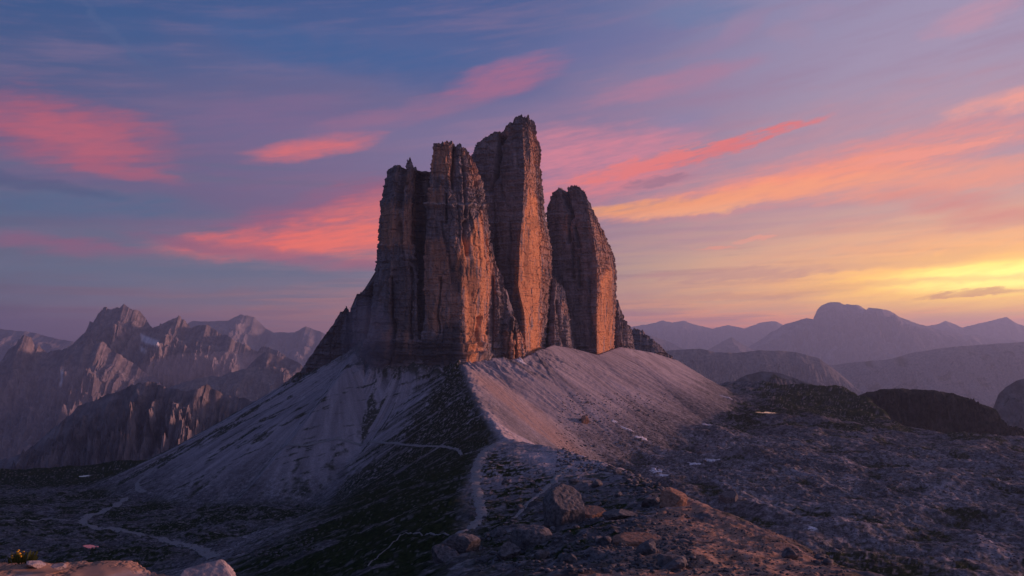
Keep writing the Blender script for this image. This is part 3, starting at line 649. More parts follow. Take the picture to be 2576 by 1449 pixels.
# right tower
tC = loft('rock_tower', [
    [(1370, 930, 1900), (1372, 700, 1900), (1376, 545, 1900), (1378, 522, 1900)],
    [(1382, 930, 1830), (1384, 700, 1850), (1384, 560, 1862), (1386, 492, 1866)],
    [(1400, 930, 1810), (1398, 700, 1832), (1397, 560, 1846), (1398, 476, 1858)],
    [(1418, 930, 1798), (1414, 700, 1822), (1412, 560, 1836), (1410, 471, 1852)],
    [(1436, 930, 1788), (1430, 700, 1814), (1428, 560, 1832), (1421, 472, 1850)],
    [(1456, 930, 1778), (1448, 700, 1804), (1444, 560, 1824), (1439, 466, 1844)],
    [(1478, 930, 1768), (1470, 700, 1794), (1464, 560, 1816), (1455, 469, 1840)],
    [(1502, 930, 1752), (1501, 790, 1768), (1504, 690, 1780), (1496, 620, 1796), (1484, 540, 1814), (1468, 478, 1836)],
    [(1518, 930, 1780), (1520, 790, 1800), (1521, 690, 1812), (1512, 620, 1824), (1498, 545, 1834), (1478, 500, 1842)],
    [(1532, 930, 1812), (1538, 790, 1832), (1538, 690, 1846), (1530, 630, 1850), (1512, 572, 1852), (1494, 536, 1852)],
    [(1540, 930, 1850), (1546, 790, 1866), (1549, 690, 1880), (1547, 655, 1880), (1534, 620, 1876), (1513, 575, 1868)],
    [(1545, 900, 1930), (1548, 790, 1930), (1550, 700, 1930), (1548, 665, 1930), (1540, 640, 1930), (1530, 615, 1920)],
    [(1400, 900, 1960), (1402, 790, 1950), (1404, 690, 1950), (1410, 600, 1940), (1420, 540, 1930), (1425, 520, 1920)]],
    M_tower, None, nv=300, seed=241, amp=0.85, deep=110, flute=0.45, strata=0.9,
    cracks=[(1418, 474, 1438, 545, 4.5, 12), (1432, 545, 1428, 610, 4, 7), (1448, 570, 1456, 620, 3.5, 7), (1456, 650, 1458, 720, 3.5, 6), (1440, 600, 1440, 700, 3, 4), (1480, 700, 1485, 840, 4, 4), (1412, 700, 1424, 860, 5, 6)],
    ledges=[(536, 1380, 1470, 4), (606, 1380, 1500, 2), (650, 1380, 1505, 2.5), (668, 1380, 1505, 2), (700, 1380, 1500, 2), (740, 1380, 1500, 2)],
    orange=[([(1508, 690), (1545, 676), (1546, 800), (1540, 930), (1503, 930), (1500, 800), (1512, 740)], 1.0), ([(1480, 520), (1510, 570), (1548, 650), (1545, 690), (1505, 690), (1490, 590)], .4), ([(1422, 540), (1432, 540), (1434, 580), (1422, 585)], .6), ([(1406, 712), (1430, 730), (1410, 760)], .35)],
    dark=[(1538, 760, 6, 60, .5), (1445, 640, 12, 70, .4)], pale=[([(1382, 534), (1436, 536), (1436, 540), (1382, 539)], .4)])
loft('fin', [
    [(1372, 960, 1800), (1376, 780, 1800), (1380, 700, 1800)],
    [(1378, 960, 1690), (1382, 780, 1720), (1385, 692, 1750)],
    [(1392, 960, 1676), (1396, 800, 1708), (1398, 704, 1746)],
    [(1408, 960, 1680), (1412, 820, 1712), (1412, 718, 1750)],
    [(1420, 960, 1690), (1428, 830, 1724), (1428, 738, 1760)],
    [(1432, 960, 1710), (1438, 860, 1744), (1432, 780, 1775)],
    [(1444, 960, 1740), (1448, 880, 1765), (1440, 840, 1790)],
    [(1440, 940, 1820), (1440, 880, 1820), (1430, 800, 1820)]],
    M_tower, tC, nv=130, seed=371, amp=0.7, deep=70, cracks=[(1400, 760, 1420, 860, 4, 6)], orange=[([(1408, 770), (1430, 750), (1430, 785), (1410, 790)], .5)])
tag(tC, 'right rock tower, lowest of the three, with a rounded top and orange right wall', 'rock tower', TG)
SG = 'dark rock shoulders beside the towers'
sL = loft('rock_shoulder', [
    [(742, 990, 1760), (752, 940, 1750), (758, 932, 1740)],
    [(752, 990, 1650), (766, 935, 1640), (776, 904, 1650)],
    [(790, 970, 1620), (796, 920, 1625), (802, 866, 1640)],
    [(820, 960, 1612), (826, 890, 1615), (832, 822, 1634)],
    [(842, 950, 1608), (850, 870, 1612), (858, 782, 1630)],
    [(858, 950, 1604), (868, 870, 1610), (871, 773, 1630)],
    [(870, 950, 1602), (878, 870, 1612), (880, 794, 1634)],
    [(884, 950, 1600), (890, 860, 1606), (894, 782, 1628)],
    [(892, 950, 1600), (898, 850, 1604), (900, 742, 1626)],
    [(910, 950, 1598), (915, 850, 1602), (921, 720, 1622)],
    [(930, 950, 1598), (935, 850, 1602), (944, 702, 1620)],
    [(950, 950, 1598), (955, 850, 1602), (960, 668, 1620)],
    [(980, 950, 1600), (980, 850, 1610), (985, 640, 1625)],
    [(985, 950, 1760), (985, 850, 1750), (985, 660, 1740)],
    [(860, 950, 1780), (865, 870, 1770), (880, 810, 1760)]],
    M_tower, None, nv=150, seed=271, amp=0.9, deep=100, cracks=[(880, 790, 872, 900, 5, 8), (935, 720, 925, 860, 5, 6)], dark=[(850, 870, 60, 60, .25)])
tag(sL, 'dark jagged rock shoulder left of the towers with a small pointed pinnacle', 'rock shoulder', SG)
sR = loft('rock_shoulder', [
    [(1525, 940, 2060), (1528, 850, 2060), (1530, 760, 2060)],
    [(1540, 950, 1930), (1542, 850, 1950), (1546, 756, 1980)],
    [(1552, 950, 1915), (1553, 850, 1935), (1556, 764, 1975)],
    [(1566, 950, 1910), (1566, 860, 1930), (1566, 788, 1970)],
    [(1580, 950, 1915), (1578, 870, 1940), (1577, 804, 1975)],
    [(1592, 950, 1940), (1590, 880, 1965), (1586, 828, 1985)],
    [(1602, 940, 1990), (1600, 890, 2010), (1594, 858, 2020)],
    [(1600, 930, 2080), (1595, 890, 2080), (1590, 850, 2080)]],
    M_tower, None, nv=130, seed=301, amp=0.9, deep=110, cracks=[(1572, 800, 1570, 880, 3, 6)])
tag(sR, 'steep dark rock shoulder just right of the right tower', 'rock shoulder', SG)
sR2 = loft('rock_shoulder', [
    [(1570, 950, 2350), (1575, 880, 2350), (1580, 836, 2350)],
    [(1588, 950, 2230), (1588, 880, 2240), (1592, 826, 2270)],
    [(1608, 950, 2205), (1608, 880, 2225), (1610, 828, 2260)],
    [(1626, 950, 2200), (1626, 890, 2220), (1626, 840, 2255)],
    [(1648, 950, 2200), (1648, 895, 2220), (1648, 858, 2250)],
    [(1668, 950, 2205), (1668, 905, 2225), (1668, 876, 2250)],
    [(1690, 950, 2220), (1690, 918, 2235), (1688, 896, 2255)],
    [(1708, 950, 2260), (1706, 925, 2270), (1702, 912, 2280)],
    [(1700, 950, 2360), (1695, 925, 2360), (1685, 905, 2360)]],
    M_tower, None, nv=90, seed=331, amp=0.8, deep=110)
tag(sR2, 'low rounded dark rock shoulder tapering down to the far meadow', 'rock shoulder', SG)

# ------------------------------------------------------------------ mountains round about
def mountain(name, sky_pts, Y, depth, base_z, label, mat, seed, rough=4.0, ribs=0.30, lam=300.0, prof=0.55, back=0.5, snow=(), grass=None, scree=0.0, nu=None, nv=90, kind='structure', cat='mountain', yaw=0.0):
    if Y > 3500: Y, depth, base_z, lam = Y*2.4, depth*2.4, base_z*2.4, lam*2.4
    sp = np.array(sky_pts, float); n = nu or int(np.clip((sp[-1, 0]-sp[0, 0])*0.8, 120, 560))
    px = np.linspace(sp[0, 0], sp[-1, 0], n); py = np.interp(px, sp[:, 0], sp[:, 1])
    py = py+rough*(fbm2(px/22, 0*px, 4, seed)*0.7+0.5*(worley(px/14, 0*px, seed+1)[0]-0.5))
    Yc = Y+yaw*(px-px.mean())/F*Y+0.06*depth*fbm2(px/60, 0*px, 3, seed+2)
    xc, zc = (px-CX)/F*Yc, (HY-py)/F*Yc; Hh = np.maximum(zc-base_z, 10)
    rows, ss = [], []
    for s in np.linspace(-1, 0, 14)[:-1]:
        rows.append(np.stack([xc, Yc-s*depth*back, zc-Hh*(1-(1+s)**1.2)], -1)); ss.append(s)
    for s in np.linspace(0, 1, nv)**1.15:
        p = (1-prof)*(1-s)+prof*(1-s)**3.2
        x, y = xc*(1-0.15*s*depth/Y), Yc-depth*s
        env = sst(np.full(n, s), 0, 0.16)*(1-0.65*s)
        z = base_z+Hh*p+Hh*ribs*env*(rid2(x/lam+0.4*fbm2(x/lam, y/lam, 2, seed+6), y/(lam*2.2), 5, seed+4)-0.62)*1.6
        z = z+Hh*ribs*0.5*env*(rid2(x/(lam*0.3)+0.3*fbm2(x/lam, y/lam, 2, seed+7), y/(lam*0.8), 4, seed+12)-0.6)
        y = y-0.10*depth*env*(rid2(x/(lam*0.45), z/(lam*1.6), 4, seed+14)-0.5)
        z = z+Hh*ribs*0.45*env*fbm2(x/(lam*0.22), y/(lam*0.35), 5, seed+8, 0.6)
        rows.append(np.stack([x, y, z], -1)); ss.append(s)
    V = np.array(rows); sg = np.array(ss)[:, None]+0*V[..., 0]; ppx, ppy = pix(V)
    gz = np.gradient(V[..., 2], axis=0)/(np.abs(np.gradient(V[..., 1], axis=0))+1e-6); slope = np.abs(gz)
    nn = fbm2(V[..., 0]/(lam*0.35), V[..., 1]/(lam*0.5), 4, seed+10)
    G = np.zeros(V.shape[:2]) if grass is None else sst(grass-slope*0.9+0.8*nn, 0.0, 0.5)
    Sc = scree*sst(0.55-slope+0.5*nn, 0, 0.5)*(1-G); Sn = np.zeros(V.shape[:2])
    for pts in snow: Sn = np.maximum(Sn, poly(ppx+5*nn, ppy+3*nn, pts, 3))
    o = grid_mesh(name, V[::-1], mat, None, {'grass': G[::-1], 'scree': Sc[::-1], 'snow': Sn[::-1]}, smooth=False)
    return tag(o, label, cat, None, kind)
M_far = mat_far('far_rock', (0.14, 0.12, 0.125), (0.30, 0.26, 0.26))
M_far2 = mat_far('distant_rock', (0.16, 0.14, 0.15), (0.28, 0.25, 0.26), sc=0.4)
M_dark = mat_far('dwarf_pine_slope', (0.012, 0.016, 0.012), (0.075, 0.072, 0.06), (0.014, 0.024, 0.011), 3.0)
M_hill = mat_far('hill_slope', (0.13, 0.12, 0.12), (0.26, 0.24, 0.24), sc=2.0)
# left side
mountain('mountain', [(-140, 826), (0, 828), (60, 834), (90, 838), (130, 850), (200, 862), (260, 870)], 9500, 1800, -500, 'pale hazy ridge along the left edge behind the spires', M_far2, 11, 2.5, 0.25, 500)
mountain('mountain', [(440, 830), (485, 808), (530, 808), (575, 806), (605, 790), (640, 797), (668, 826), (690, 836), (740, 836), (770, 822), (795, 830), (830, 845), (900, 870)], 9500, 2000, -500, 'pale pink far peak behind the left jagged group', M_far2, 21, 2.5, 0.28, 500, scree=0.5)
mountain('mountain', [(150, 905), (190, 862), (212, 842), (226, 806), (234, 815), (246, 792), (262, 776), (288, 771), (300, 776), (312, 764), (326, 774), (345, 776), (362, 796), (376, 812), (384, 822), (402, 820), (432, 806), (450, 796), (464, 806), (480, 826), (502, 820), (522, 817), (560, 840), (600, 862), (632, 874), (650, 882), (664, 864), (682, 880), (704, 886), (740, 912), (800, 940)],
         4700, 1500, -760, 'jagged dark main peak group on the left with small snow fields', M_far, 31, 10.0, 0.22, 150, 0.62, scree=0.6,
         snow=[[(352, 838), (378, 850), (402, 858), (398, 868), (374, 866), (352, 856)], [(352, 872), (372, 882), (370, 892), (358, 886)]], nu=620, nv=150)
mountain('mountain', [(-160, 930), (-60, 900), (0, 912), (22, 880), (38, 872), (46, 852), (62, 840), (78, 850), (84, 882), (92, 884), (98, 870), (118, 882), (140, 878), (170, 870), (200, 868), (260, 866), (300, 890), (360, 930), (420, 980)],
         4200, 1500, -800, 'row of thin rock spires with pale gullies at far left', M_far, 41, 10, 0.24, 130, 0.66, scree=0.7, nu=520, nv=150,
         snow=[[(150, 930), (158, 928), (156, 972), (149, 970)]])
mountain('mountain', [(540, 985), (600, 945), (640, 905), (665, 884), (690, 892), (720, 900), (750, 912), (800, 950)], 3900, 700, -500, 'dark knobbly peak low beside the left scree slope', M_far, 51, 4, 0.35, 150)
mountain('mountain', [(300, 1010), (400, 985), (425, 975), (500, 950), (560, 944), (602, 930), (652, 924), (700, 940), (745, 952), (820, 990)], 3800, 900, -600, 'smooth pinkish slabby hill catching light on the left', M_hill, 61, 4, 0.16, 130, 0.3, grass=-0.1, scree=1.0)
mountain('mountain', [(-60, 1180), (60, 1140), (130, 1080), (200, 1020), (250, 1000), (330, 970), (372, 960), (420, 972), (470, 984), (520, 968), (560, 990), (640, 1010), (720, 1040), (800, 1080)],
         3400, 800, -760, 'dark rocky buttress with steep gullied walls above the left meadow', M_far, 71, 9, 0.36, 85, 0.6, grass=0.0, scree=0.4, nv=130)
mountain('hill', [(300, 1200), (380, 1152), (450, 1118), (550, 1062), (650, 1004), (760, 944), (860, 890)], 2500, 500, -520, 'dark grassy slope behind the left edge of the scree', M_hill, 171, 2.0, 0.15, 80, 0.3, grass=1.1, cat='hill')
# right side
mountain('mountain', [(1500, 826), (1590, 822), (1650, 812), (1666, 806), (1690, 812), (1720, 807), (1760, 820), (1792, 826), (1830, 817), (1872, 826), (1910, 812), (1952, 808), (1978, 822), (2060, 850)], 15500, 2500, -600, 'faint far range on the horizon right of the towers', M_far2, 81, 2.2, 0.25, 700)
mountain('mountain', [(1560, 830), (1640, 846), (1680, 858), (1720, 878), (1780, 880), (1812, 862), (1840, 848), (1868, 866), (1900, 884), (1980, 900)], 9500, 1500, -600, 'small hazy cone in front of the far range', M_far2, 91, 2.0, 0.25, 500)
mountain('mountain', [(2280, 830), (2330, 820), (2356, 816), (2380, 807), (2420, 824), (2470, 812), (2500, 806), (2532, 797), (2560, 814), (2600, 826), (2740, 840)], 13500, 2400, -600, 'distant blunt ridge at the right edge under the glow', M_far2, 101, 2.2, 0.25, 700)
mountain('mountain', [(1840, 905), (1890, 868), (1940, 836), (1975, 815), (2008, 806), (2030, 799), (2046, 804), (2056, 780), (2068, 768), (2084, 761), (2108, 760), (2124, 766), (2160, 767), (2172, 776), (2180, 780), (2186, 774), (2210, 776), (2238, 782), (2262, 796), (2300, 812), (2340, 824), (2400, 838), (2480, 850), (2700, 872)],
         11000, 3200, -620, 'broad flat-topped massif standing out on the right horizon', M_far2, 111, 2.6, 0.33, 520, 0.5, scree=0.8, nu=600, nv=140)
mountain('hill', [(2020, 930), (2140, 912), (2232, 905), (2300, 886), (2400, 872), (2576, 860), (2760, 850)], 6300, 1500, -560, 'long hazy plateau hill at the right edge', M_hill, 121, 1.5, 0.28, 320, 0.5, grass=0.45, scree=0.6, cat='hill')
mountain('hill', [(1620, 890), (1690, 881), (1760, 877), (1800, 886), (1850, 888), (1905, 882), (1960, 882), (2002, 886), (2060, 902), (2110, 936), (2142, 966), (2180, 1000)], 4300, 900, -420, 'grey cliffed hill right of the towers behind the meadow', M_hill, 131, 1.5, 0.30, 170, 0.55, grass=0.25, scree=0.6, cat='hill')
mountain('hill', [(1840, 962), (1880, 942), (1920, 934), (1960, 938), (1995, 950), (2040, 966)], 3100, 300, -330, 'small dark knoll just beyond the far meadow', M_hill, 141, 1.0, 0.2, 90, 0.4, grass=0.9, cat='hill')
mountain('hill', [(2460, 1100), (2498, 1030), (2512, 992), (2530, 974), (2556, 958), (2600, 946), (2760, 930)], 3000, 500, -520, 'dark wooded hill cut off by the right edge', M_hill, 151, 1.5, 0.25, 120, 0.5, grass=0.6, cat='hill')
mountain('hill', [(2120, 1010), (2170, 990), (2210, 980), (2260, 977), (2340, 979), (2400, 990), (2440, 1004), (2470, 1018), (2505, 1030), (2518, 1060), (2540, 1110)], 2060, 260, -260, 'dark grassy hill at the rim of the right plain', M_dark, 161, 4.0, 0.42, 48, 0.35, grass=0.7, cat='hill')

# ------------------------------------------------------------------ rocks
def rock_mesh(name, seed, sub=4, flat=0.75, mat=M_boulder, planes=16):
    import bmesh
    bm = bmesh.new(); bmesh.ops.create_icosphere(bm, subdivisions=sub, radius=1.0)
    r_ = np.random.default_rng(seed); nrm = r_.normal(size=(planes, 3)); nrm /= np.linalg.norm(nrm, axis=1)[:, None]; dd = r_.uniform(0.55, 0.95, planes)
    D = np.array([v.co[:] for v in bm.verts]); q = D@nrm.T
    rad = np.where(q > 0.05, dd[None]/np.maximum(q, 0.05), 9).min(1); rad = np.minimum(rad, 1.15)
    rad = rad*(1+0.025*(vn3(D[:, 0]*3+seed, D[:, 1]*3, D[:, 2]*3, seed)-0.5)*2+0.035*(vn3(D[:, 0]*8, D[:, 1]*8+seed, D[:, 2]*8, seed+1)-0.5)*2)
    for v, d, k in zip(bm.verts, D, rad): v.co = (d[0]*k, d[1]*k, d[2]*k*flat)
    me = bpy.data.meshes.new(name); bm.to_mesh(me); bm.free(); me.materials.append(mat)
    me.polygons.foreach_set('use_smooth', np.zeros(len(me.polygons), bool)); return me
def place(o, p, size, rot=None, sink=0.25, sc=(1, 1, 1)):
    o.location = (p[0], p[1], p[2]+size*(0.75*sc[2]-sink)*0.6); o.scale = [size*q for q in sc]
    o.rotation_euler = rot if rot else (random.uniform(-.3, .3), random.uniform(-.3, .3), random.uniform(0, 6.28))
hero = [ # (px, py of the foot, half width in px, (sx, sy, sz), material, label)
    (1418, 1312, 52, (1.0, 1.0, 1.2), M_boulder, 'largest grey boulder on the near ridge, blocky and tall'),
    (1475, 1300, 40, (1.2, 1, 0.6), M_red, 'low reddish rock against the right side of the largest boulder'),
    (1688, 1272, 40, (1.0, 1, 0.85), M_red, 'reddish brown split boulder on the right end of the ridge crest'),
    (1640, 1270, 26, (1.0, 1, 0.8), M_boulder, 'small dark boulder beside the reddish split boulder'),
    (1165, 1385, 40, (1.25, 1, 0.75), M_boulder, 'broad grey boulder beside the lower end of the wide path'),
    (1115, 1410, 32, (1.1, 1, 0.9), M_boulder, 'grey block under the broad boulder at the bottom of the path'),
    (1335, 1375, 42, (1.25, 1, 0.95), M_boulder, 'slanting grey boulder below the largest boulder'),
    (1280, 1400, 32, (1.2, 1, 0.8), M_boulder, 'grey boulder left of the slanting boulder'),
    (1255, 1345, 20, (1.1, 1, 0.8), M_boulder, 'small pale boulder in the dark grass between the paths'),
    (1560, 1300, 30, (1.4, 1, 0.6), M_boulder, 'flat grey rock between the largest and the split boulder'),
    (1610, 1365, 48, (1.3, 1, 0.45), M_red, 'low orange outcrop on the bare soil of the near ridge'),
    (1700, 1425, 26, (1.3, 1, 0.6), M_boulder, 'dark stone on the orange soil near the bottom edge'),
    (1838, 1262, 24, (1, 1, 1), M_boulder, 'dark round boulder standing alone on the scree right of the crest'),
    (1470, 1062, 13, (1, 1, 0.9), M_red, 'dark reddish block high on the pink scree apron'),
]
for k, (px, py, hw, sc, m, lab) in enumerate(hero):
    p = hit(px, py)
    if p is None: continue
    o = bpy.data.objects.new('boulder', rock_mesh('boulder', 500+k*3, 5, 1.0, m, 9)); C.objects.link(o)
    place(o, p, hw/F*p[1], (random.uniform(-.15, .15), random.uniform(-.2, .2), random.uniform(0, 6.28)), 0.22, sc); tag(o, lab, 'boulder')
# the pale boulder at the camera's feet and stones on the ledge
def near_rock(name, px, py, Y, hw, sc, seed, mat, lab, cat, rot):
    x, y, z = P3(px, py, Y); o = bpy.data.objects.new(name, rock_mesh(name, seed, 5, 0.8, mat, 18)); C.objects.link(o)
    o.location = (x, y, z); s = hw/F*Y; o.scale = (s*sc[0], s*sc[1], s*sc[2]); o.rotation_euler = rot; tag(o, lab, cat); return o
M_pale = Mat('pale_limestone'); _n = M_pale.noise(7.0, 6, 0.65); _c = M_pale.mix(M_pale.rng(_n, 0.3, 0.7), (0.24, 0.21, 0.22), (0.44, 0.37, 0.36)); M_pale = M_pale.done(_c, _n, 0.05, 0.8)
near_rock('boulder', 512, 1462, 6.9, 100, (1.0, 0.8, 0.62), 901, M_pale, 'pale rounded boulder at the bottom edge beside the orange ledge', 'boulder', (0.1, -0.1, 0.4))
near_rock('stone', 88, 1420, 6.9, 26, (1, 1, .5), 905, M_pale, 'larger of two pale pinkish stones on the orange ledge', 'stone', (0, 0.1, 0.3))
near_rock('stone', 150, 1426, 6.8, 22, (1.1, 1, .4), 909, M_pale, 'flatter of two pale pinkish stones on the orange ledge', 'stone', (0, 0.1, 1.3))
# scattered boulders
lib = [rock_mesh('boulder', 700+k, 3, 0.8, M_boulder, 10) for k in range(7)]
def scatter(n, box, smin, smax, label, group, keep=lambda x, y: True):
    k = tries = 0
    while k < n and tries < n*6:
        tries += 1
        px, py = random.uniform(box[0], box[2]), random.uniform(box[1], box[3])
        if not keep(px, py): continue
        p = hit(px, py, 60, 2600, 700)
        if p is None or p[1] > 2400: continue
        o = bpy.data.objects.new('boulder', random.choice(lib)); C.objects.link(o)
        s = smin+(smax-smin)*random.random()**3; place(o, p, s, None, 0.3, (1, random.uniform(.7, 1.2), random.uniform(.6, 1)))
        tag(o, label, 'boulder', group); k += 1
scatter(75, (1500, 1060, 2560, 1240), 2.0, 5.5, 'grey boulder lying in the rubble of the right-hand plain', 'boulders in the rubble of the plain')
scatter(45, (1950, 1230, 2570, 1440), 1.2, 4.0, 'grey boulder on the near scree in the lower right corner area', 'boulders on the near scree')
scatter(30, (1420, 1010, 1640, 1160), 1.6, 4.5, 'boulder fallen onto the pink scree apron below the towers', 'boulders on the pink scree apron')
scatter(90, (1180, 1200, 1720, 1440), 0.6, 2.8, 'rough stone lying in the grass of the near ridge', 'stones on the near ridge')
scatter(50, (0, 1230, 720, 1400), 1.5, 4.0, 'dark boulder lying on the left valley floor', 'boulders on the left valley floor')
# countless smaller rubble, one sheet of stones
def rubble(n, boxes, label):
    base = []
    for k in range(5):
        me = rock_mesh('tmp', 800+k, 1, 0.7); base.append((np.array([v.co[:] for v in me.vertices]), np.array([p.vertices[:] for p in me.polygons]))); bpy.data.meshes.remove(me)
    Vs, Fs, off = [], [], 0
    for box, m, s0, s1 in boxes:
        px = np.random.default_rng(3).uniform(box[0], box[2], m); py = np.random.default_rng(4).uniform(box[1], box[3], m)
        Y = np.geomspace(60, 2400, 260)
        X = (px[:, None]-CX)/F*Y; Z = (HY-py[:, None])/F*Y; Hh = H(X, Y[None]+0*X); d = Z-Hh
        k = np.argmax(d < 0, 1); ok = d[np.arange(m), k] < 0; k = np.maximum(k, 1); i = np.arange(m)
        t = d[i, k-1]/(d[i, k-1]-d[i, k]+1e-9); y = Y[k-1]+t*(Y[k]-Y[k-1]); x = (px-CX)/F*y; z = H(x, y)
        for j in np.nonzero(ok)[0]:
            v, f = base[j % 5]; s = s0+(s1-s0)*rng.random()**2; a = rng.random()*6.28; c, q = math.cos(a), math.sin(a)
            w = v*s*np.array([1, rng.uniform(.7, 1.2), rng.uniform(.6, 1)]); w = np.stack([w[:, 0]*c-w[:, 1]*q, w[:, 0]*q+w[:, 1]*c, w[:, 2]], -1)+[x[j], y[j], z[j]+0.15*s]
            Vs.append(w); Fs.append(f+off); off += len(w)
    o = raw_mesh('rubble', np.concatenate(Vs), np.concatenate(Fs), M_boulder); return tag(o, label, 'rubble', None, 'stuff')
rubble(0, [((1400, 990, 1680, 1190), 1500, .7, 2.4), ((1560, 1080, 2576, 1240), 2600, .8, 2.4), ((2050, 1220, 2576, 1420), 1500, .5, 1.5), ((1180, 1150, 1750, 1440), 2600, .2, .8), ((1500, 1290, 2150, 1449), 1800, .1, .4), ((0, 1220, 800, 1400), 1600, .6, 1.8)],
       'countless small stones strewn over the valley floors and the near ridge')

# ------------------------------------------------------------------ paths, snow, ponds
M_path = Mat('path_gravel'); _n = M_path.noise(0.8, 5, 0.6); M_path = M_path.done(M_path.mix(M_path.rng(_n, 0.3, 0.7), (0.21, 0.20, 0.20), (0.31, 0.295, 0.29)), _n, 0.1, 0.4)
def path(pts, w0, label, w1=None, lift=0.25):
    q = [hit(*p) for p in pts]; q = np.array([p for p in q if p is not None])
    d = np.r_[0, np.cumsum(np.hypot(*np.diff(q[:, :2], axis=0).T))]; n = max(12, int(d[-1]/1.5)); s = np.linspace(0, d[-1], n)
    x, y = np.interp(s, d, q[:, 0]), np.interp(s, d, q[:, 1])
    k = np.ones(9)/9; m = min(9, n//3*2+1)
    for _ in range(3):
        x[1:-1] = (x[:-2]+2*x[1:-1]+x[2:])/4; y[1:-1] = (y[:-2]+2*y[1:-1]+y[2:])/4
    tx, ty = np.gradient(x), np.gradient(y); l = np.hypot(tx, ty)+1e-9; nx, ny = -ty/l, tx/l
    w = np.linspace(w0, w1 or w0, n)*(1+0.25*fbm2(s/9, 0*s, 3, 88)); rows = []
    for f in (-1, -.5, 0, .5, 1):
        X, Y = x+nx*w*0.5*f, y+ny*w*0.5*f; rows.append(np.stack([X, Y, H(X, Y)], -1))
    V = np.array(rows).transpose(1, 0, 2); zc = V[..., 2].mean(1, keepdims=True); V[..., 2] = np.maximum(V[..., 2], 0.4*V[..., 2]+0.6*zc)+lift
    V[:, 0, 2] -= 2*lift; V[:, -1, 2] -= 2*lift
    return tag(grid_mesh('path', V, M_path), label, 'path', None, 'structure')
path([(1275, 1112), (1240, 1122), (1218, 1138), (1205, 1160), (1198, 1190), (1197, 1220), (1203, 1250), (1212, 1280), (1213, 1296), (1196, 1318), (1160, 1338), (1128, 1362)], 13, 'wide pale gravel path curving up the near ridge to the saddle', 4.6)
path([(690, 1138), (770, 1120), (850, 1103), (930, 1110), (1000, 1115), (1080, 1122), (1150, 1129), (1225, 1130)], 6.5, 'narrow path traversing the left scree slope from the saddle', 4)
path([(545, 1402), (515, 1384), (470, 1372), (440, 1366), (405, 1352), (345, 1342), (290, 1332), (232, 1326), (206, 1312), (228, 1294), (262, 1284), (292, 1270), (316, 1252)], 12, 'winding gravel path on the left valley floor', 12)
path([(366, 1238), (348, 1232), (345, 1216), (358, 1200), (372, 1190), (392, 1172), (376, 1150), (378, 1140), (388, 1134)], 10, 'thin switchback path at the toe of the left scree slope', 5)
path([(1275, 1128), (1330, 1132), (1385, 1136), (1450, 1148), (1520, 1166)], 5, 'faint path along the green saddle crest', 3)
path([(1420, 1175), (1395, 1205), (1370, 1232), (1345, 1252), (1318, 1280), (1290, 1305)], 5.0, 'worn trail beside the left of the largest boulder', 2)
path([(1130, 1347), (1060, 1345), (1012, 1344), (985, 1368), (950, 1400), (925, 1425)], .8, 'thin footpath descending the dark grass slope', 0.6)
path([(0, 1312), (60, 1308), (120, 1306), (190, 1308)], 4, 'straight faint track crossing the left valley floor', 4)
M_snow = Mat('old_snow', 0.7); _n = M_snow.noise(0.4, 4); M_snow = M_snow.done(M_snow.mix(M_snow.rng(_n, 0.3, 0.7), (0.70, 0.65, 0.66), (0.88, 0.85, 0.86)), _n, 0.3, 0.4)
def patch(name, pts_c, hl, hw, ang, mat, label, cat, group, seed, lift=0.5, dome=0.6, kind=None, flat=False):
    p = hit(*pts_c)
    if p is None: return
    n = 110; a = np.linspace(0, 2*np.pi, n, endpoint=False); rr = np.clip(0.9+1.1*fbm2(np.cos(a)*2.0+seed, np.sin(a)*2.0, 5, seed, 0.65)*(1.0 if not flat else .45), 0.25, 1.8)
    rows = []
    for f in (1.08, 1.0, 0.8, 0.55, 0.3, 0.02):
        u, v = hl*rr*f*np.cos(a), hw*rr*f*np.sin(a); c, s = math.cos(R(ang)), math.sin(R(ang))
        X, Y = p[0]+u*c-v*s, p[1]+u*s+v*c
        Z = (p[2]+lift if flat else H(X, Y)+lift+dome*(1-f*f))-(1.5 if f > 1.05 and not flat else 0)+0*X; rows.append(np.stack([X, Y, Z], -1))
    o = grid_mesh(name, np.array(rows), mat, None, None, wrap=True); return tag(o, label, cat, group, kind)
for k, (c, hl, hw, an, lab) in enumerate([
    ((1650, 1186), 7, 14, 20, 'largest white snow patch, just over the end of the saddle crest'), ((1668, 1196), 6, 5, -30, 'small snow patch touching the lower right end of the largest one'),
    ((1748, 1166), 9, 6, -25, 'slanting snow patch on the plain right of the largest one'), ((1790, 1158), 8, 7, 0, 'roundish snow patch on the plain beside the slanting one'),
    ((1612, 1102), 9, 6, 0, 'snow patch by the dark rubble on the lower scree apron'), ((1578, 1080), 10, 4, -15, 'thin snow streak above the dark rubble of the apron'),
    ((1545, 1060), 6, 4, 10, 'tiny snow spot highest on the pink scree apron'), ((1780, 1070), 14, 5, -10, 'long thin snow strip at the far foot of the apron'),
    ((1828, 1000), 16, 6, -20, 'faint far snow strip at the right end of the apron'), ((2042, 1334), 4, 4, 0, 'small white snow spot on the near scree at lower right'),
    ((1309, 908), 9, 4, 10, 'small snow remnant at the foot of the middle cliffs')]):
    patch('snow_patch', c, hl, hw, an, M_snow, lab, 'snow patch', 'old snow patches', 60+k)
M_water = Mat('pond_water', 0.04); M_water.b.inputs['Specular IOR Level'].default_value = 0.6; M_water.b.inputs['Metallic'].default_value = 0.85
_n = M_water.noise(0.2, 2); M_water = M_water.done(M_water.mix(_n, (0.22, 0.22, 0.22), (0.30, 0.30, 0.30)))
patch('pond', (1930, 1038), 21, 20, 0, M_water, 'bright narrow pond reflecting the sky on the far right meadow', 'pond', 'tarns', 90, 0.25, 0, 'structure', True)
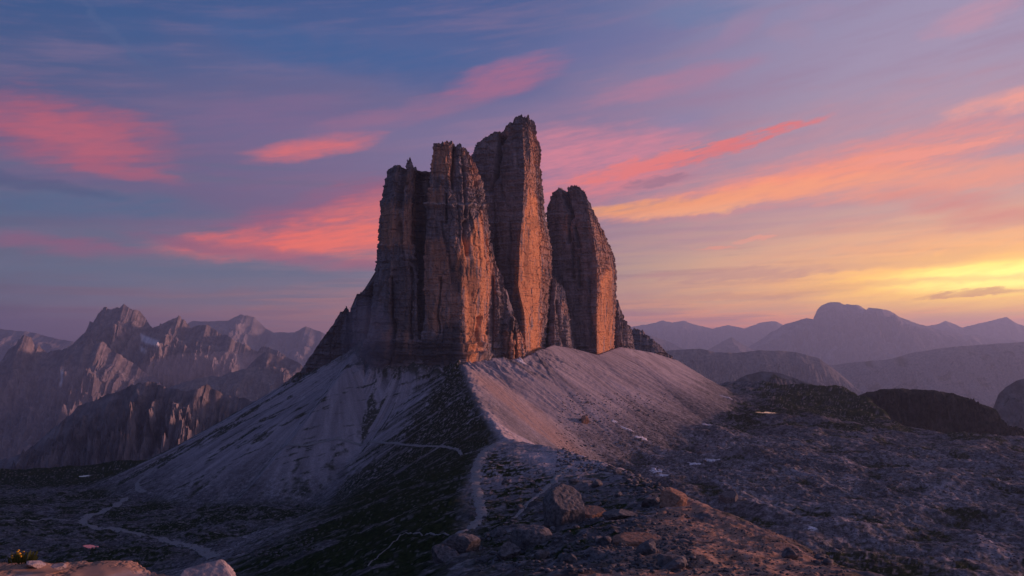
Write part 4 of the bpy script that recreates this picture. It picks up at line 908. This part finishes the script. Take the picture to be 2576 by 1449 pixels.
patch('pond', (230, 1376), 11, 5, -35, M_water, 'pinkish pond on the dark left valley floor', 'pond', 'tarns', 92, 0.25, 0, 'structure', True)
patch('pond', (212, 1198), 10, 12, 0, M_water, 'tiny gleaming pond on the far left meadow', 'pond', 'tarns', 94, 0.25, 0, 'structure', True)

# ------------------------------------------------------------------ flowering tuft on the ledge
def leaf_mat(name, c1, c2):
    m = Mat(name, 0.7); n = m.noise(30, 2); return m.done(m.mix(n, c1, c2))
M_leaf = leaf_mat('leaf_green', (0.03, 0.045, 0.015), (0.07, 0.08, 0.03)); M_petal = leaf_mat('petal_yellow', (0.6, 0.30, 0.03), (0.75, 0.42, 0.05))
fx, fy, fz = P3(46, 1418, 7.0); pl = tag(empty('flower_plant', (fx, fy, fz)), 'small yellow-flowered tuft on the edge of the orange ledge', 'plant')
Vl, Fl = [], []
for k in range(150):
    a = random.uniform(0, 6.28); rr = random.uniform(0, .10); h_ = random.uniform(.03, .10); w = .004; bx, by = rr*math.cos(a), rr*math.sin(a); tx, ty = bx*1.5+random.uniform(-.02, .02), by*1.5
    i = len(Vl); Vl += [(bx-w, by, -0.03), (bx+w, by, -0.03), (tx+w*.7, ty+.01, h_*.7), (tx, ty, h_)]; Fl.append((i, i+1, i+2, i+3))
raw_mesh('leaves', Vl, Fl, M_leaf, pl)
for k in range(9):
    a = random.uniform(0, 6.28); rr = random.uniform(0, .09); me = rock_mesh('blossom', 950+k, 2, 0.6, M_petal, 7)
    o = bpy.data.objects.new('blossom', me); C.objects.link(o); o.parent = pl; o.location = (rr*math.cos(a), rr*math.sin(a), random.uniform(.05, .115)); o.scale = [random.uniform(.009, .014)]*3

# ------------------------------------------------------------------ haze
def haze():
    top = -1e9; bot = 1e9
    for o in C.objects:
        if o.type == 'MESH' and o.name.split('.')[0] in ('mountain', 'hill', 'rock_tower', 'buttress', 'terrain', 'ground'):
            a = np.empty(len(o.data.vertices)*3, np.float32); o.data.vertices.foreach_get('co', a); top = max(top, a[2::3].max()); bot = min(bot, a[2::3].min())
    L = 48000.0; v = [(x, y, z) for z in (bot-1, top+4) for x, y in ((-L, -L), (L, -L), (L, L), (-L, L))]
    m = bpy.data.materials.new('haze_air'); m.use_nodes = True; t = m.node_tree; t.nodes.clear()
    pv = t.nodes.new('ShaderNodeVolumePrincipled'); pv.inputs['Density'].default_value = HAZE_DENSITY; pv.inputs['Color'].default_value = (0.50, 0.64, 0.98, 1); pv.inputs['Anisotropy'].default_value = 0.3
    ou = t.nodes.new('ShaderNodeOutputMaterial'); t.links.new(pv.outputs[0], ou.inputs['Volume'])
    o = raw_mesh('haze', v, [(0, 3, 2, 1), (4, 5, 6, 7), (0, 1, 5, 4), (1, 2, 6, 5), (2, 3, 7, 6), (3, 0, 4, 7)], m, None, None, False)
    tag(o, 'thin dusk haze filling the air between the mountains', 'haze', None, 'stuff'); print('haze z', bot, top)
haze()
def mist(px, py, Y, rx, ry, rz, dens, label):
    import bmesh
    bm = bmesh.new(); bmesh.ops.create_uvsphere(bm, u_segments=32, v_segments=20, radius=1.0); me = bpy.data.meshes.new('mist'); bm.to_mesh(me); bm.free()
    m = bpy.data.materials.new('mist_air'); m.use_nodes = True; t = m.node_tree; t.nodes.clear()
    pv = t.nodes.new('ShaderNodeVolumePrincipled'); pv.inputs['Density'].default_value = dens; pv.inputs['Color'].default_value = (0.62, 0.66, 0.92, 1)
    ou = t.nodes.new('ShaderNodeOutputMaterial'); t.links.new(pv.outputs[0], ou.inputs['Volume']); me.materials.append(m)
    o = bpy.data.objects.new('mist', me); C.objects.link(o); o.location = P3(px, py, Y); o.scale = (rx, ry, rz); tag(o, label, 'mist', None, 'stuff')
mist(560, 930, 10300, 1050, 900, 240, 1.4e-4, 'bank of mist lying in front of the left jagged peaks')
mist(180, 1010, 9500, 1150, 900, 420, 0.9e-4, 'thin mist filling the deep valley at far left')
mist(925, 850, 1470, 50, 60, 75, 2.6e-3, 'wisp of mist clinging to the left rock shoulder')
